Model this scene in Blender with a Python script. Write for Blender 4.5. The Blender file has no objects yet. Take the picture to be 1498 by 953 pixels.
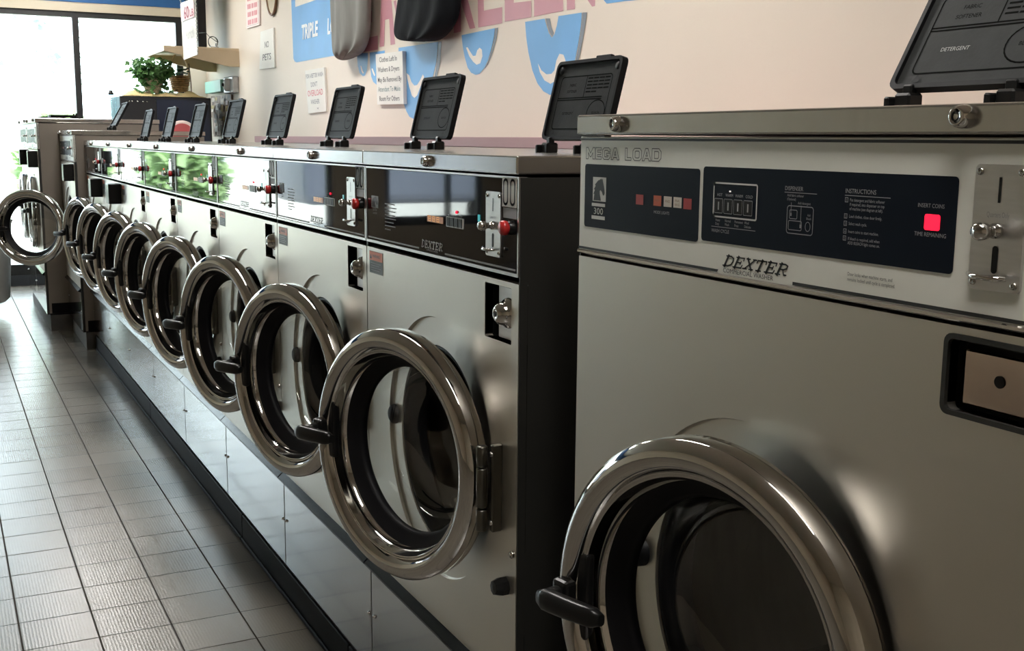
import bpy, bmesh, math, random
from mathutils import Vector, Matrix, noise
from mathutils.geometry import tessellate_polygon
random.seed(7)
PI = math.pi
S = bpy.context.scene
COL = S.collection

# ------------------------------------------------------------------ camera
W_IMG, H_IMG, F_PX = 1498, 953, 1650.0
YAW, PITCH, ROLL = 0.47011, -0.16307, 0.00882
CAM = Vector((-0.75081, 0.0, 1.20301))
fw = Vector((math.sin(YAW)*math.cos(PITCH), math.cos(YAW)*math.cos(PITCH), math.sin(PITCH)))
rt0 = Vector((math.cos(YAW), -math.sin(YAW), 0)); up0 = rt0.cross(fw)
rt = math.cos(ROLL)*rt0 + math.sin(ROLL)*up0
up = -math.sin(ROLL)*rt0 + math.cos(ROLL)*up0
cd = bpy.data.cameras.new('camera'); cam = bpy.data.objects.new('camera', cd); COL.objects.link(cam)
cd.sensor_width = 36; cd.lens = F_PX/W_IMG*36; cd.clip_start = .01; cd.clip_end = 200
M = Matrix.Identity(4)
for i in range(3):
    M[i][0], M[i][1], M[i][2], M[i][3] = rt[i], up[i], -fw[i], CAM[i]
cam.matrix_world = M
S.camera = cam
def ray(u, v): return fw + (u-749)/F_PX*rt - (v-476.5)/F_PX*up
def PX(u, v, X): d = ray(u, v); return CAM + d*((X-CAM.x)/d.x)      # a measured point on the plane x = X
def PY(u, v, Y): d = ray(u, v); return CAM + d*((Y-CAM.y)/d.y)

# ------------------------------------------------------------------ materials
MATS = {}
def nd(nt, t, **kw):
    n = nt.nodes.new(t)
    for k, v in kw.items(): setattr(n, k, v)
    return n
def mat(name, col, rough=.5, metal=0., var=.06, scale=12., stretch=(1, 1, 1), rvar=.05, bump=0., bscale=60., emis=None, estr=0., spec=.5, coat=0., aniso=0.):
    if name in MATS: return MATS[name]
    m = bpy.data.materials.new(name); m.use_nodes = True; nt = m.node_tree; L = nt.links
    b = nt.nodes['Principled BSDF']
    tc = nd(nt, 'ShaderNodeTexCoord'); mp = nd(nt, 'ShaderNodeMapping'); mp.inputs['Scale'].default_value = stretch
    L.new(tc.outputs['Object'], mp.inputs['Vector'])
    nz = nd(nt, 'ShaderNodeTexNoise'); nz.inputs['Scale'].default_value = scale; nz.inputs['Detail'].default_value = 4
    L.new(mp.outputs[0], nz.inputs['Vector'])
    cr = nd(nt, 'ShaderNodeValToRGB')
    a = [max(0, c*(1-var)) for c in col]; c2 = [min(1, c*(1+var)) for c in col]
    cr.color_ramp.elements[0].position = .3; cr.color_ramp.elements[1].position = .7
    cr.color_ramp.elements[0].color = (*a, 1); cr.color_ramp.elements[1].color = (*c2, 1)
    L.new(nz.outputs['Fac'], cr.inputs['Fac']); L.new(cr.outputs['Color'], b.inputs['Base Color'])
    mr = nd(nt, 'ShaderNodeMapRange'); mr.inputs['To Min'].default_value = max(.01, rough-rvar); mr.inputs['To Max'].default_value = min(1, rough+rvar)
    L.new(nz.outputs['Fac'], mr.inputs['Value']); L.new(mr.outputs[0], b.inputs['Roughness'])
    b.inputs['Metallic'].default_value = metal
    b.inputs['Specular IOR Level'].default_value = spec
    if coat: b.inputs['Coat Weight'].default_value = coat; b.inputs['Coat Roughness'].default_value = .03
    if aniso: b.inputs['Anisotropic'].default_value = aniso
    if bump:
        n2 = nd(nt, 'ShaderNodeTexNoise'); n2.inputs['Scale'].default_value = bscale; n2.inputs['Detail'].default_value = 3
        L.new(mp.outputs[0], n2.inputs['Vector'])
        bp = nd(nt, 'ShaderNodeBump'); bp.inputs['Strength'].default_value = bump; bp.inputs['Distance'].default_value = .01
        L.new(n2.outputs['Fac'], bp.inputs['Height']); L.new(bp.outputs[0], b.inputs['Normal'])
    if emis:
        b.inputs['Emission Color'].default_value = (*emis, 1); b.inputs['Emission Strength'].default_value = estr
    MATS[name] = m
    return m
def srgb(r, g, b):
    f = lambda c: (c/255/12.92 if c/255 <= .04045 else ((c/255+.055)/1.055)**2.4)
    return (f(r), f(g), f(b))

steel = mat('brushed_steel', (.66, .625, .555), .36, 1, .015, 1.2, (1, 1, 6), .008)
steel_lid = mat('lid_steel', (.52, .51, .485), .2, 1, .04, 3, (25, 2, 2), .05)
steel_low = mat('lower_steel', (.47, .475, .475), .11, 1, .015, 1.0, (1, 1, 4), .004)
chrome = mat('chrome', (.58, .565, .545), .06, 1, .03, 4, rvar=.03)
zinc = mat('zinc_plate', (.58, .57, .55), .33, 1, .05, 40, (1, 1, 6), .06)
darksteel = mat('drum_steel', (.42, .41, .38), .22, 1, .06, 6, (2, 12, 2), .06)
panel_blk = mat('black_gloss_panel', (.010, .011, .016), .03, 0, .1, 5, rvar=.01, spec=.36)
blk = mat('black_plastic', (.007, .007, .007), .3, 0, .15, 20, spec=.25)
rubber = mat('black_rubber', (.005, .005, .006), .5, 0, .2, 20, spec=.15)
side_paint = mat('dark_side_paint', (.016, .016, .014), .45, 0, .1, 6)
beige_side = mat('taupe_side_steel', (.235, .205, .175), .42, .6, .05, 6)
lid_plastic = mat('dispenser_plastic', (.032, .034, .034), .5, 0, .12, 30, bump=.03, bscale=200, spec=.06)
emboss = mat('embossed_line', (.004, .004, .004), .7, spec=.03)
scuff = mat('scuffed_print', (.32, .32, .31), .6)
red_knob = mat('red_knob', (.45, .022, .022), .3, 0, .05)
white_ink = mat('white_ink', (.62, .62, .60), .5)
grey_ink = mat('grey_ink', (.30, .30, .31), .5)
black_ink = mat('black_ink', (.012, .012, .012), .5)
label_org = mat('orange_label', (.85, .17, .045), .4)
label_blk = mat('label_black', (.02, .02, .02), .4)
plate_wht = mat('number_plate_white', (.62, .60, .54), .4)
vinyl = mat('silver_vinyl', (.74, .735, .67), .42, .2, .03, 20)
navy_win = mat('navy_window', (.006, .009, .015), .4, 0, .08, 6, spec=.08)
led_red = mat('red_led', (.5, .0, .02), .4, emis=(1, .01, .04), estr=1.6)
led_white = mat('white_led', (.8, .8, .8), .4, emis=(1, .95, .9), estr=.9)
ind_red = mat('red_lens', (.35, .02, .02), .35)
ind_org = mat('orange_lens', (.48, .09, .03), .35)
ind_wht = mat('white_lens', (.62, .57, .5), .4)
disp_org = mat('amber_display', (.22, .06, .015), .3, emis=(1, .35, .05), estr=.12)
disp_seg = mat('amber_digit', (.6, .25, .03), .3, emis=(1, .45, .06), estr=.35)
teal_led = mat('teal_led', (.0, .2, .22), .3, emis=(.0, .55, .6), estr=.35)

def glass_mat(name, tint=(1, 1, 1), lo=.06, hi=.75, rough=.02):
    m = bpy.data.materials.new(name); m.use_nodes = True; nt = m.node_tree; L = nt.links
    nt.nodes.clear()
    out = nd(nt, 'ShaderNodeOutputMaterial'); mx = nd(nt, 'ShaderNodeMixShader')
    tr = nd(nt, 'ShaderNodeBsdfTransparent'); tr.inputs[0].default_value = (*tint, 1)
    gl = nd(nt, 'ShaderNodeBsdfGlossy'); gl.inputs['Roughness'].default_value = rough; gl.inputs[0].default_value = (1, 1, 1, 1)
    lw = nd(nt, 'ShaderNodeLayerWeight'); lw.inputs['Blend'].default_value = .5
    p = nd(nt, 'ShaderNodeMath', operation='POWER'); p.inputs[1].default_value = 3.5
    mr = nd(nt, 'ShaderNodeMapRange'); mr.inputs['To Min'].default_value = lo; mr.inputs['To Max'].default_value = hi
    nz = nd(nt, 'ShaderNodeTexNoise'); nz.inputs['Scale'].default_value = 9
    ad = nd(nt, 'ShaderNodeMath', operation='MULTIPLY_ADD'); ad.inputs[1].default_value = .03
    L.new(lw.outputs['Facing'], p.inputs[0]); L.new(p.outputs[0], mr.inputs['Value'])
    L.new(nz.outputs['Fac'], ad.inputs[0]); L.new(mr.outputs[0], ad.inputs[2])
    L.new(ad.outputs[0], mx.inputs[0]); L.new(tr.outputs[0], mx.inputs[1]); L.new(gl.outputs[0], mx.inputs[2]); L.new(mx.outputs[0], out.inputs[0])
    MATS[name] = m; return m
door_glass = glass_mat('door_glass', (.93, .95, .93), .07, .7)
win_glass = glass_mat('window_glass', (.97, .99, .98), .04, .6, .0)

# ------------------------------------------------------------------ mesh builder
class MB:
    def __init__(s): s.bm = bmesh.new(); s.mi = 0
    def face(s, vs, smooth=False):
        try:
            f = s.bm.faces.new(vs); f.material_index = s.mi; f.smooth = smooth; return f
        except ValueError: return None
    def poly(s, pts, flip=False):
        vs = [s.bm.verts.new(p) for p in (reversed(pts) if flip else pts)]; return s.face(vs)
    def box(s, x0, x1, y0, y1, z0, z1, bev=0., seg=2, mtx=None):
        c = [(x0, y0, z0), (x1, y0, z0), (x1, y1, z0), (x0, y1, z0), (x0, y0, z1), (x1, y0, z1), (x1, y1, z1), (x0, y1, z1)]
        v = [s.bm.verts.new(p) for p in c]; fs = []
        for q in ((3, 2, 1, 0), (4, 5, 6, 7), (0, 1, 5, 4), (1, 2, 6, 5), (2, 3, 7, 6), (3, 0, 4, 7)):
            f = s.bm.faces.new([v[i] for i in q]); f.material_index = s.mi; fs.append(f)
        allv = v
        if bev:
            es = list({e for f in fs for e in f.edges})
            r = bmesh.ops.bevel(s.bm, geom=es, offset=bev, segments=seg, affect='EDGES', profile=.5)
            allv = list({x for f in r['faces'] for x in f.verts} | {x for f in fs if f.is_valid for x in f.verts})
            for f in {f for x in allv for f in x.link_faces}: f.material_index = s.mi; f.smooth = False
        if mtx: bmesh.ops.transform(s.bm, matrix=mtx, verts=allv)
        return s
    def lathe(s, prof, c=(0, 0, 0), axis='y', n=72, closed=False, capstart=False, capend=False, smooth=True):
        # prof: (radius, along-axis)
        rings = []
        for r, t in prof:
            ring = []
            for k in range(n):
                a = 2*PI*k/n; ca, sa = r*math.cos(a), r*math.sin(a)
                p = {'y': (ca, t, sa), 'z': (ca, sa, t), 'x': (t, ca, sa)}[axis]
                ring.append(s.bm.verts.new((c[0]+p[0], c[1]+p[1], c[2]+p[2])))
            rings.append(ring)
        m = len(rings)
        for i in range(m if closed else m-1):
            A, B = rings[i], rings[(i+1) % m]
            for k in range(n): s.face([A[k], A[(k+1) % n], B[(k+1) % n], B[k]], smooth)
        if capstart: s.face(rings[0])
        if capend: s.face(list(reversed(rings[-1])))
        return s
    def tube(s, pts, r, n=8, cap=True, closed=False):
        pts = [Vector(p) for p in pts]; rings = []; m = len(pts)
        rs = r if isinstance(r, (list, tuple)) else [r]*m
        ref = None
        for i, p in enumerate(pts):
            t = (pts[(i+1) % m]-pts[i-1]) if closed else (pts[min(i+1, m-1)]-pts[max(i-1, 0)])
            t.normalize()
            if ref is None: ref = t.orthogonal().normalized()
            u = (ref - t*ref.dot(t))
            u = u.normalized() if u.length > 1e-6 else t.orthogonal().normalized()
            ref = u; w = t.cross(u)
            rings.append([s.bm.verts.new(p + rs[i]*(math.cos(2*PI*k/n)*u + math.sin(2*PI*k/n)*w)) for k in range(n)])
        for i in range(m if closed else m-1):
            A, B = rings[i], rings[(i+1) % m]
            for k in range(n): s.face([A[k], A[(k+1) % n], B[(k+1) % n], B[k]], True)
        if cap and not closed: s.face(list(reversed(rings[0]))); s.face(rings[-1])
        return s
    def plate(s, outer, holes, fr, depth, back=False):
        # flat sheet with holes; fr(a, b, d) maps sheet coordinates (a right, b up, d inward)
        loops = [outer] + holes
        flat = [p for l in loops for p in l]
        tris = tessellate_polygon([[Vector((p[0], p[1], 0)) for p in l] for l in loops])
        vf = [s.bm.verts.new(fr(p[0], p[1], 0)) for p in flat]
        for t in tris:
            a, b, c = (flat[i] for i in t)
            ar = (b[0]-a[0])*(c[1]-a[1]) - (b[1]-a[1])*(c[0]-a[0])
            if abs(ar) < 1e-12: continue
            s.face([vf[i] for i in (t if ar > 0 else reversed(t))])
        if depth:
            i0 = 0
            for li, l in enumerate(loops):
                k = len(l); ar = sum(l[i][0]*l[(i+1) % k][1]-l[(i+1) % k][0]*l[i][1] for i in range(k))
                for i in range(k):
                    j = (i+1) % k
                    q = [fr(*l[i], 0), fr(*l[j], 0), fr(*l[j], depth), fr(*l[i], depth)]
                    flip = (ar > 0) == (li == 0)
                    s.poly(q, flip)
                i0 += k
            if back:
                vb = [s.bm.verts.new(fr(p[0], p[1], depth)) for p in flat]
                for t in tris: s.face([vb[i] for i in t])
        return s
    def text(s, body, x, z, h, fr, align='LEFT', shear=0., squash=1., bold=0.):
        cu = bpy.data.curves.new('t', 'FONT'); cu.body = body; cu.size = h/.72; cu.align_x = align; cu.shear = shear; cu.offset = bold
        cu.resolution_u = 2
        o = bpy.data.objects.new('t', cu); me = o.to_mesh()
        vs = [s.bm.verts.new(fr(x+v.co.x*squash, z+v.co.y, 0)) for v in me.vertices]
        for p in me.polygons: s.face([vs[i] for i in p.vertices])
        o.to_mesh_clear(); bpy.data.objects.remove(o); bpy.data.curves.remove(cu)
        return s
    def stroke(s, pts, w, fr, closed=False):
        n = len(pts)
        for i in range(n if closed else n-1):
            a, b = Vector(pts[i]), Vector(pts[(i+1) % n]); d = b-a
            if d.length < 1e-9: continue
            d.normalize(); nn = Vector((-d.y, d.x))*w/2; e = d*w*.5
            s.poly([fr(*(q), 0) for q in (a-nn-e, b-nn+e, b+nn+e, a+nn-e)])
        return s
    def build(s, name, mats, parent=None, loc=None, rot=None, autosm=False):
        me = bpy.data.meshes.new(name); s.bm.normal_update(); s.bm.to_mesh(me); s.bm.free()
        for m in (mats if isinstance(mats, (list, tuple)) else [mats]): me.materials.append(m)
        o = bpy.data.objects.new(name, me); COL.objects.link(o)
        if parent: o.parent = parent
        if loc: o.location = loc
        if rot: o.rotation_euler = rot
        return o
def FR(y):      # front-plane mapper of a machine: a to the right, b up, d inwards
    return lambda a, b, d: (a, y+d, b)
def circ(cx, cz, r, n=72): return [(cx+r*math.cos(2*PI*k/n), cz+r*math.sin(2*PI*k/n)) for k in range(n)]
def rrect(x0, x1, z0, z1, r, n=4):
    o = []
    for cx, cz, a0 in ((x1-r, z1-r, 0), (x0+r, z1-r, 90), (x0+r, z0+r, 180), (x1-r, z0+r, 270)):
        for k in range(n+1):
            a = math.radians(a0+90*k/n); o.append((cx+r*math.cos(a), cz+r*math.sin(a)))
    return o
def rect(x0, x1, z0, z1): return [(x1, z1), (x0, z1), (x0, z0), (x1, z0)]
def empty(name, loc=(0, 0, 0), rot=(0, 0, 0)):
    o = bpy.data.objects.new(name, None); o.empty_display_size = .1; COL.objects.link(o); o.location = loc; o.rotation_euler = rot; return o
def tag(o, label, cat, group=None, kind=None):
    o['label'] = label; o['category'] = cat
    if group: o['group'] = group
    if kind: o['kind'] = kind
    return o
def struct(o): o['kind'] = 'structure'; return o
def copy_tree(o, parent=None):
    c = o.copy(); COL.objects.link(c)
    if parent: c.parent = parent
    for ch in list(o.children): copy_tree(ch, c)
    return c
def child(o, name):
    for c in o.children:
        if c.name.split('.')[0] == name: return c

# ------------------------------------------------------------------ lettering
GLY = {
 'D': [[(.2, 0), (.2, 1)], [(.02, .04), (.5, .04), (.78, .2), (.84, .5), (.78, .8), (.5, .96), (.02, .96)]],
 'E': [[(.2, 0), (.2, 1)], [(.02, .04), (.8, .04), (.84, .28)], [(.02, .96), (.78, .96), (.8, .74)], [(.2, .5), (.6, .5)], [(.6, .38), (.6, .62)]],
 'X': [[(.12, .96), (.78, .04)], [(.8, .96), (.14, .04)], [(0, .04), (.34, .04)], [(.58, .04), (.94, .04)], [(0, .96), (.32, .96)], [(.62, .96), (.94, .96)]],
 'T': [[(.46, 0), (.46, 1)], [(.24, .04), (.68, .04)], [(.04, .74), (.06, .96), (.86, .96), (.9, .74)]],
 'R': [[(.2, 0), (.2, 1)], [(.02, .04), (.42, .04)], [(.02, .96), (.56, .96), (.78, .86), (.78, .62), (.56, .5), (.2, .5)], [(.48, .5), (.78, .04), (.98, .04)]],
}
def wordmark(mb, x0, x1, z0, h, fr, shear=.28):
    n = 6; adv = (x1-x0-shear*h)/n
    for i, ch in enumerate('DEXTER'):
        for k, st in enumerate(GLY[ch]):
            w = .17 if (k == 0) else .09
            pts = []
            for a, b in st: pts.append((x0+i*adv+a*adv*.98+shear*h*b, z0+h*b))
            mb.stroke(pts, w*adv, fr)
def outline(mb, pts, w, fr): mb.stroke(pts, w, fr, closed=True)
BLOCK = {  # outlined block capitals
 'M': [(0, 0), (0, 1), (.22, 1), (.5, .5), (.78, 1), (1, 1), (1, 0), (.76, 0), (.76, .55), (.56, .2), (.44, .2), (.24, .55), (.24, 0)],
 'E': [(0, 0), (0, 1), (.9, 1), (.9, .78), (.28, .78), (.28, .6), (.85, .6), (.85, .4), (.28, .4), (.28, .22), (.9, .22), (.9, 0)],
 'G': [(.2, 0), (0, .2), (0, .8), (.2, 1), (.8, 1), (.98, .82), (.98, .66), (.72, .66), (.66, .78), (.32, .78), (.26, .72), (.26, .28), (.32, .22), (.66, .22), (.72, .3), (.72, .36), (.5, .36), (.5, .54), (.98, .54), (.98, .2), (.78, 0)],
 'A': [(0, 0), (.36, 1), (.64, 1), (1, 0), (.76, 0), (.68, .2), (.32, .2), (.24, 0)],
 'L': [(0, 0), (0, 1), (.28, 1), (.28, .22), (.85, .22), (.85, 0)],
 'O': [(.2, 0), (0, .2), (0, .8), (.2, 1), (.8, 1), (1, .8), (1, .2), (.8, 0)],
 'D': [(0, 0), (0, 1), (.76, 1), (1, .76), (1, .24), (.76, 0)],
}
BLOCK_IN = {'O': [(.34, .22), (.26, .3), (.26, .7), (.34, .78), (.66, .78), (.74, .7), (.74, .3), (.66, .22)], 'D': [(.28, .22), (.28, .78), (.66, .78), (.74, .68), (.74, .32), (.66, .22)], 'A': [(.4, .4), (.5, .74), (.6, .4)]}

# ------------------------------------------------------------------ machine parts (local frame: x right, y into the machine, z up)
PIN_BACK = .03
def make_lock(parent, x, z, y, name='cam_lock'):
    b = MB(); b.lathe([(.0098, 0), (.0098, -.004), (.0085, -.009), (.0078, -.0105)], (x, y, z), n=24)
    b.lathe([(.0078, -.0105), (.0062, -.0115), (.0055, -.0105), (.0001, -.0105)], (x, y, z), n=24)
    o = b.build(name, chrome, parent)
    k = MB(); k.lathe([(.0042, -.0118), (.0030, -.0118)], (x, y, z), n=16, smooth=False); k.box(x-.0008, x+.0008, y-.0119, y-.0108, z+.003, z+.0062); k.build('keyway', blk, o)
    return o
def make_lid(parent, x0, x1, ylow, zlow, length, tilt, mega=False):
    # dispenser lid standing open, hinged at the back
    w = x1-x0
    piv = (x0, ylow, zlow)
    e = MB()
    fr = lambda a, b, d: (a, d, b)
    R = rrect(0, w, 0, length, .012)
    Ri = rrect(.006, w-.006, .006, length-.006, .009)
    e.plate(R, [Ri], lambda a, b, d: (a, d, b), .012, True); e.mi = 1          # raised rim
    e.plate(Ri, [], lambda a, b, d: (a, .005+d, b), .006, True)      # recessed face
    e.mi = 0
    for cx in (.016, w-.016): e.lathe([(.0001, .002), (.007, .002), (.007, .006)], (cx, 0, length-.016), n=14)
    for cx in (.03, w-.045): 
        e.poly([(cx, .003, .01), (cx+.012, .003, .01), (cx+.006, .003, .02)])
    e.box(w*.58, w*.80, .002, .010, length-.001, length+.005, .001, 1)      # pull tab
    lid = e.build('dispenser_lid', [rubber, lid_plastic], parent, piv, (tilt, 0, 0))
    t = MB(); f2 = lambda a, b, d: (a, .0046, b)
    lw = .0019
    L, H = w, length
    outline(t, rrect(.022, L-.028, H*.14, H*.80, .008), lw, f2)
    t.stroke([(.022, H*.505), (L-.05, H*.505)], lw, f2); t.stroke([(.022, H*.53), (L-.05, H*.53)], lw, f2)
    t.stroke([(L*.50, H*.53), (L*.50, H*.80)], lw, f2)
    el = [(L*.74+L*.13*math.cos(2*PI*k/28), H*.335+H*.155*math.sin(2*PI*k/28)) for k in range(28)]
    outline(t, el, lw, f2)
    t.text('FABRIC', L*.30, H*.675, H*.036, f2, 'CENTER'); t.text('SOFTENER', L*.30, H*.595, H*.036, f2, 'CENTER')
    for k in range(5):
        for q in range(4):
            if k == 4 and q > 1: continue
            t.stroke([(L*(.525+.085*q), H*(.765-.042*k)), (L*(.59+.085*q), H*(.765-.042*k))], H*.016, f2)
    t.text('BLEACH', L*.74, H*.32, H*.034, f2, 'CENTER')
    if not mega: t.text('DETERGENT', L*.31, H*.32, H*.034, f2, 'CENTER')
    t.build('embossed_text', emboss, lid)
    if mega:
        t = MB(); t.text('DETERGENT', L*.31, H*.32, H*.034, f2, 'CENTER'); t.build('scuffed_text', scuff, lid); t = MB(); t.stroke([(L*.80, H*.78), (L*.95, H*.80)], .004, f2); t.build('scuff_mark', scuff, lid)
    for cx in (x0+.035, x0+w*.77):
        h = MB()
        h.box(cx-.012, cx+.012, ylow-.012, ylow+.012, zlow-.026, zlow-.006, .003, 1)
        h.box(cx-.007, cx+.007, ylow-.004, ylow+.007, zlow-.024, zlow+.004, .002, 1)
        h.box(cx-.02, cx-.012, ylow-.02, ylow+.004, zlow-.026, zlow-.010, .002, 1)
        h.build('lid_hinge', blk, parent)
    return lid
def make_door(parent, pin, cx_off, front, R, theta, zc, handle_ang, stem=.050):
    # origin at hinge pin; closed: ring centre at (-cx_off, front) from the pin
    n = 96
    b = MB(); c = (-cx_off, front, 0); k = R/.216
    for prof in ([(.198, .0375), (.2135, .0365), (.2150, .0352)], [(.2150, .0352), (.2160, .0340), (.2160, .0060), (.2152, .0048)],
                 [(.2152, .0048), (.2125, .0012), (.2080, -.0028), (.2025, -.0056), (.1970, -.0066), (.1915, -.0056), (.1865, -.0028), (.1830, .0010), (.1805, .0050)],
                 [(.1805, .0050), (.1785, .0062), (.1768, .0050), (.1752, .0066)], [(.1752, .0066), (.1738, .014), (.1722, .022), (.1700, .029), (.1660, .0345)]):
        b.lathe([(r*k, t) for r, t in prof], c, n=n)
    door = b.build('door', chrome, parent, pin, (0, 0, theta))
    g = MB()
    g.lathe([(r*k, t) for r, t in [(.1675, .0325), (.1655, .0345), (.160, .040), (.151, .0465), (.1462, .050), (.1450, .060), (.150, .066), (.162, .066), (.172, .058), (.186, .046), (.199, .0378)]], c, n=n)
    g.build('gasket', rubber, door)
    gl = MB(); gl.lathe([(r*k, t) for r, t in [(.1470, .052), (.1440, .066), (.1410, .088), (.1370, .108), (.1290, .122), (.1150, .131), (.08, .137), (.04, .139), (.0005, .1395)]], c, n=72)
    gl.build('glass_bowl', door_glass, door)
    # handle on the free edge
    a = PI - handle_ang; r0 = .196*k
    hx, hz = c[0]+r0*math.cos(a), r0*math.sin(a)
    mnt = MB()
    mnt.box(hx+.004, hx+.030, front+.002, front+.016, hz-.055, hz+.05, .004, 2)
    mnt.box(hx-.012, hx+.014, front-.016, front+.004, hz-.014, hz+.016, .005, 2)
    mb_ = mnt.build('handle_mount', blk, door)
    h = MB()
    y1 = front-stem
    h.tube([(hx, front-.006, hz), (hx-.001, front-.030, hz-.001), (hx-.003, y1+.004, hz-.002)], [.010, .0095, .009], 14)
    # bar: flattened tapered grip
    pts = []; 
    for i in range(9):
        u = i/8; pts.append((hx-.010+.099*u, y1+.008*u*u, hz-.002+.003*u))
    prof = []
    rings = []
    for i, p in enumerate(pts):
        u = i/8; hw = .0085+.0015*math.sin(PI*u); hh = .0135-.002*u
        if i in (0, 8): hw *= .6; hh *= .6
        ring = []
        for q in range(14):
            an = 2*PI*q/14; ca, sa = math.cos(an), math.sin(an)
            ring.append(h.bm.verts.new((p[0], p[1]+hw*math.copysign(abs(ca)**.7, ca), p[2]+hh*math.copysign(abs(sa)**.7, sa))))
        rings.append(ring)
    for A, B in zip(rings, rings[1:]):
        for q in range(14): h.face([A[q], A[(q+1) % 14], B[(q+1) % 14], B[q]], True)
    h.face(list(reversed(rings[0]))); h.face(rings[-1])
    h.build('door_handle', blk, door)
    # hinge on the cabinet side of the pin
    hb = MB()
    for z0, z1 in ((.036, .068), (-.030, .033), (-.068, -.033)): hb.lathe([(.0001, z0), (.0075, z0), (.009, z0+.002), (.009, z1-.002), (.0075, z1), (.0001, z1)], (pin[0], pin[1], pin[2]), 'z', 20)
    hb.box(pin[0]+.003, pin[0]+.012, pin[1]+.012, pin[1]+.030, pin[2]-.07, pin[2]+.07, .002, 1)
    hg = hb.build('door_hinge', mat('hinge_steel', (.13, .125, .11), .3, 1, .06, 6), parent)
    for z in (-.055, .055):
        sc = MB(); sc.lathe([(.0001, -.001), (.004, -.001), (.004, .004)], (pin[0]+.0075, pin[1]+.011, pin[2]+z), 'y', 12); sc.build('hinge_screw', zinc, hg)
    return door

def drum_mat():
    m = bpy.data.materials.new('perforated_drum_glints'); m.use_nodes = True; nt = m.node_tree; L = nt.links
    b = nt.nodes['Principled BSDF']; b.inputs['Metallic'].default_value = .0; b.inputs['Roughness'].default_value = .4
    tc = nd(nt, 'ShaderNodeTexCoord'); mp = nd(nt, 'ShaderNodeMapping'); mp.inputs['Scale'].default_value = (48, 48, 48)
    L.new(tc.outputs['Object'], mp.inputs['Vector'])
    vo = nd(nt, 'ShaderNodeTexVoronoi'); vo.inputs['Randomness'].default_value = 0.; vo.inputs['Scale'].default_value = 1
    L.new(mp.outputs[0], vo.inputs['Vector'])
    lt = nd(nt, 'ShaderNodeMath', operation='LESS_THAN'); lt.inputs[1].default_value = .2
    L.new(vo.outputs['Distance'], lt.inputs[0])
    mx = nd(nt, 'ShaderNodeMix', data_type='RGBA'); mx.inputs[6].default_value = (.10, .095, .085, 1); mx.inputs[7].default_value = (.9, .88, .82, 1)  # pale dots put the glints at the drum holes into the colour
    L.new(lt.outputs[0], mx.inputs[0]); L.new(mx.outputs[2], b.inputs['Base Color'])
    MATS['perforated_drum_glints'] = m; return m
perf = drum_mat()

def make_tub(parent, cx, zc, R):
    """recessed collar, tub mouth and drum behind the porthole"""
    k = R/.230
    b = MB()
    b.lathe([(.2300*k, .0), (.2290*k, .005), (.2280*k, .006), (.1800*k, .006), (.178*k, .016)], (cx, 0, zc), n=96, smooth=False)
    b.build('door_collar', steel, parent)
    g = MB(); g.lathe([(.180*k, .0135), (.176*k, .008), (.170*k, .010), (.166*k, .02), (.164*k, .05)], (cx, 0, zc), n=72); g.build('tub_gasket', rubber, parent)
    d = MB(); d.lathe([(.166*k, .045), (.176*k, .055), (.205*k, .06), (.207*k, .075), (.207*k, .40), (.2*k, .41)], (cx, 0, zc), n=72)
    dr = d.build('drum', darksteel, parent)
    p = MB(); p.lathe([(.2*k, .40), (.12*k, .408), (.05*k, .40), (.045*k, .385), (.0005, .38)], (cx, 0, zc), n=72); p.build('drum_back', perf, dr)
    for j in range(3):
        a = PI/2+j*2*PI/3+.4
        f = MB(); pts = [(cx+.185*k*math.cos(a), y, zc+.185*k*math.sin(a)) for y in (.08, .12, .36, .39)]; f.tube(pts, [.012, .024, .024, .012], 10); f.build('drum_rib', darksteel, dr)
    s = MB(); sx = cx-.212*k
    s.lathe([(.019, .010), (.018, -.002), (.012, -.006), (.0001, -.006)], (sx, 0, zc+.012), n=20); s.build('door_strike', rubber, parent)

def coin_plate(parent, x0, x1, z0, z1, y, lever=True):
    w = x1-x0; h = z1-z0; cx = (x0+x1)/2
    b = MB(); b.plate(rrect(x0, x1, z0, z1, .004), [], FR(y-.003), .003)
    o = b.build('coin_plate', zinc, parent)
    s = MB(); f = FR(y-.0034)
    s.plate(rect(cx-.0012, cx+.0012, z0+h*.70, z0+h*.90), [], f, 0)
    s.build('coin_slot', blk, o)
    s = MB(); s.plate(rrect(cx-.0028, cx+.0028, z0+h*.14, z0+h*.36, .0025), [], f, 0); s.build('lever_slot', blk, o)
    t = MB(); t.text('Quarters Only', cx, z0+h*.585, h*.045, f, 'CENTER', squash=.62*w/.048*.9); t.build('slot_text', grey_ink, o)
    p = MB(); p.lathe([(.0062, 0), (.0062, -.004), (.0045, -.005), (.0045, -.013), (.007, -.014), (.0075, -.020), (.0055, -.024), (.0001, -.025)], (cx, y-.003, z0+h*.48), n=20); p.build('return_button', chrome, o)
    l = MB(); l.tube([(cx-w*.38, y-.010, z0+h*.125), (cx-w*.2, y-.016, z0+h*.115), (cx+w*.2, y-.016, z0+h*.115), (cx+w*.36, y-.010, z0+h*.12)], .0022, 8); l.box(cx-.002, cx+.002, y-.016, y-.003, z0+h*.10, z0+h*.13); l.build('return_lever', chrome, o)
    for sx, sz in ((x0+.005, z1-.006), (x1-.005, z1-.006), (x0+.005, z0+.006), (x1-.005, z0+.006)):
        c = MB(); c.lathe([(.0031, 0), (.0028, -.0015), (.0012, -.002), (.001, -.001), (.0001, -.001)], (sx, y-.003, sz), n=12); c.build('plate_screw', darksteel, o)
    return o

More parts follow.
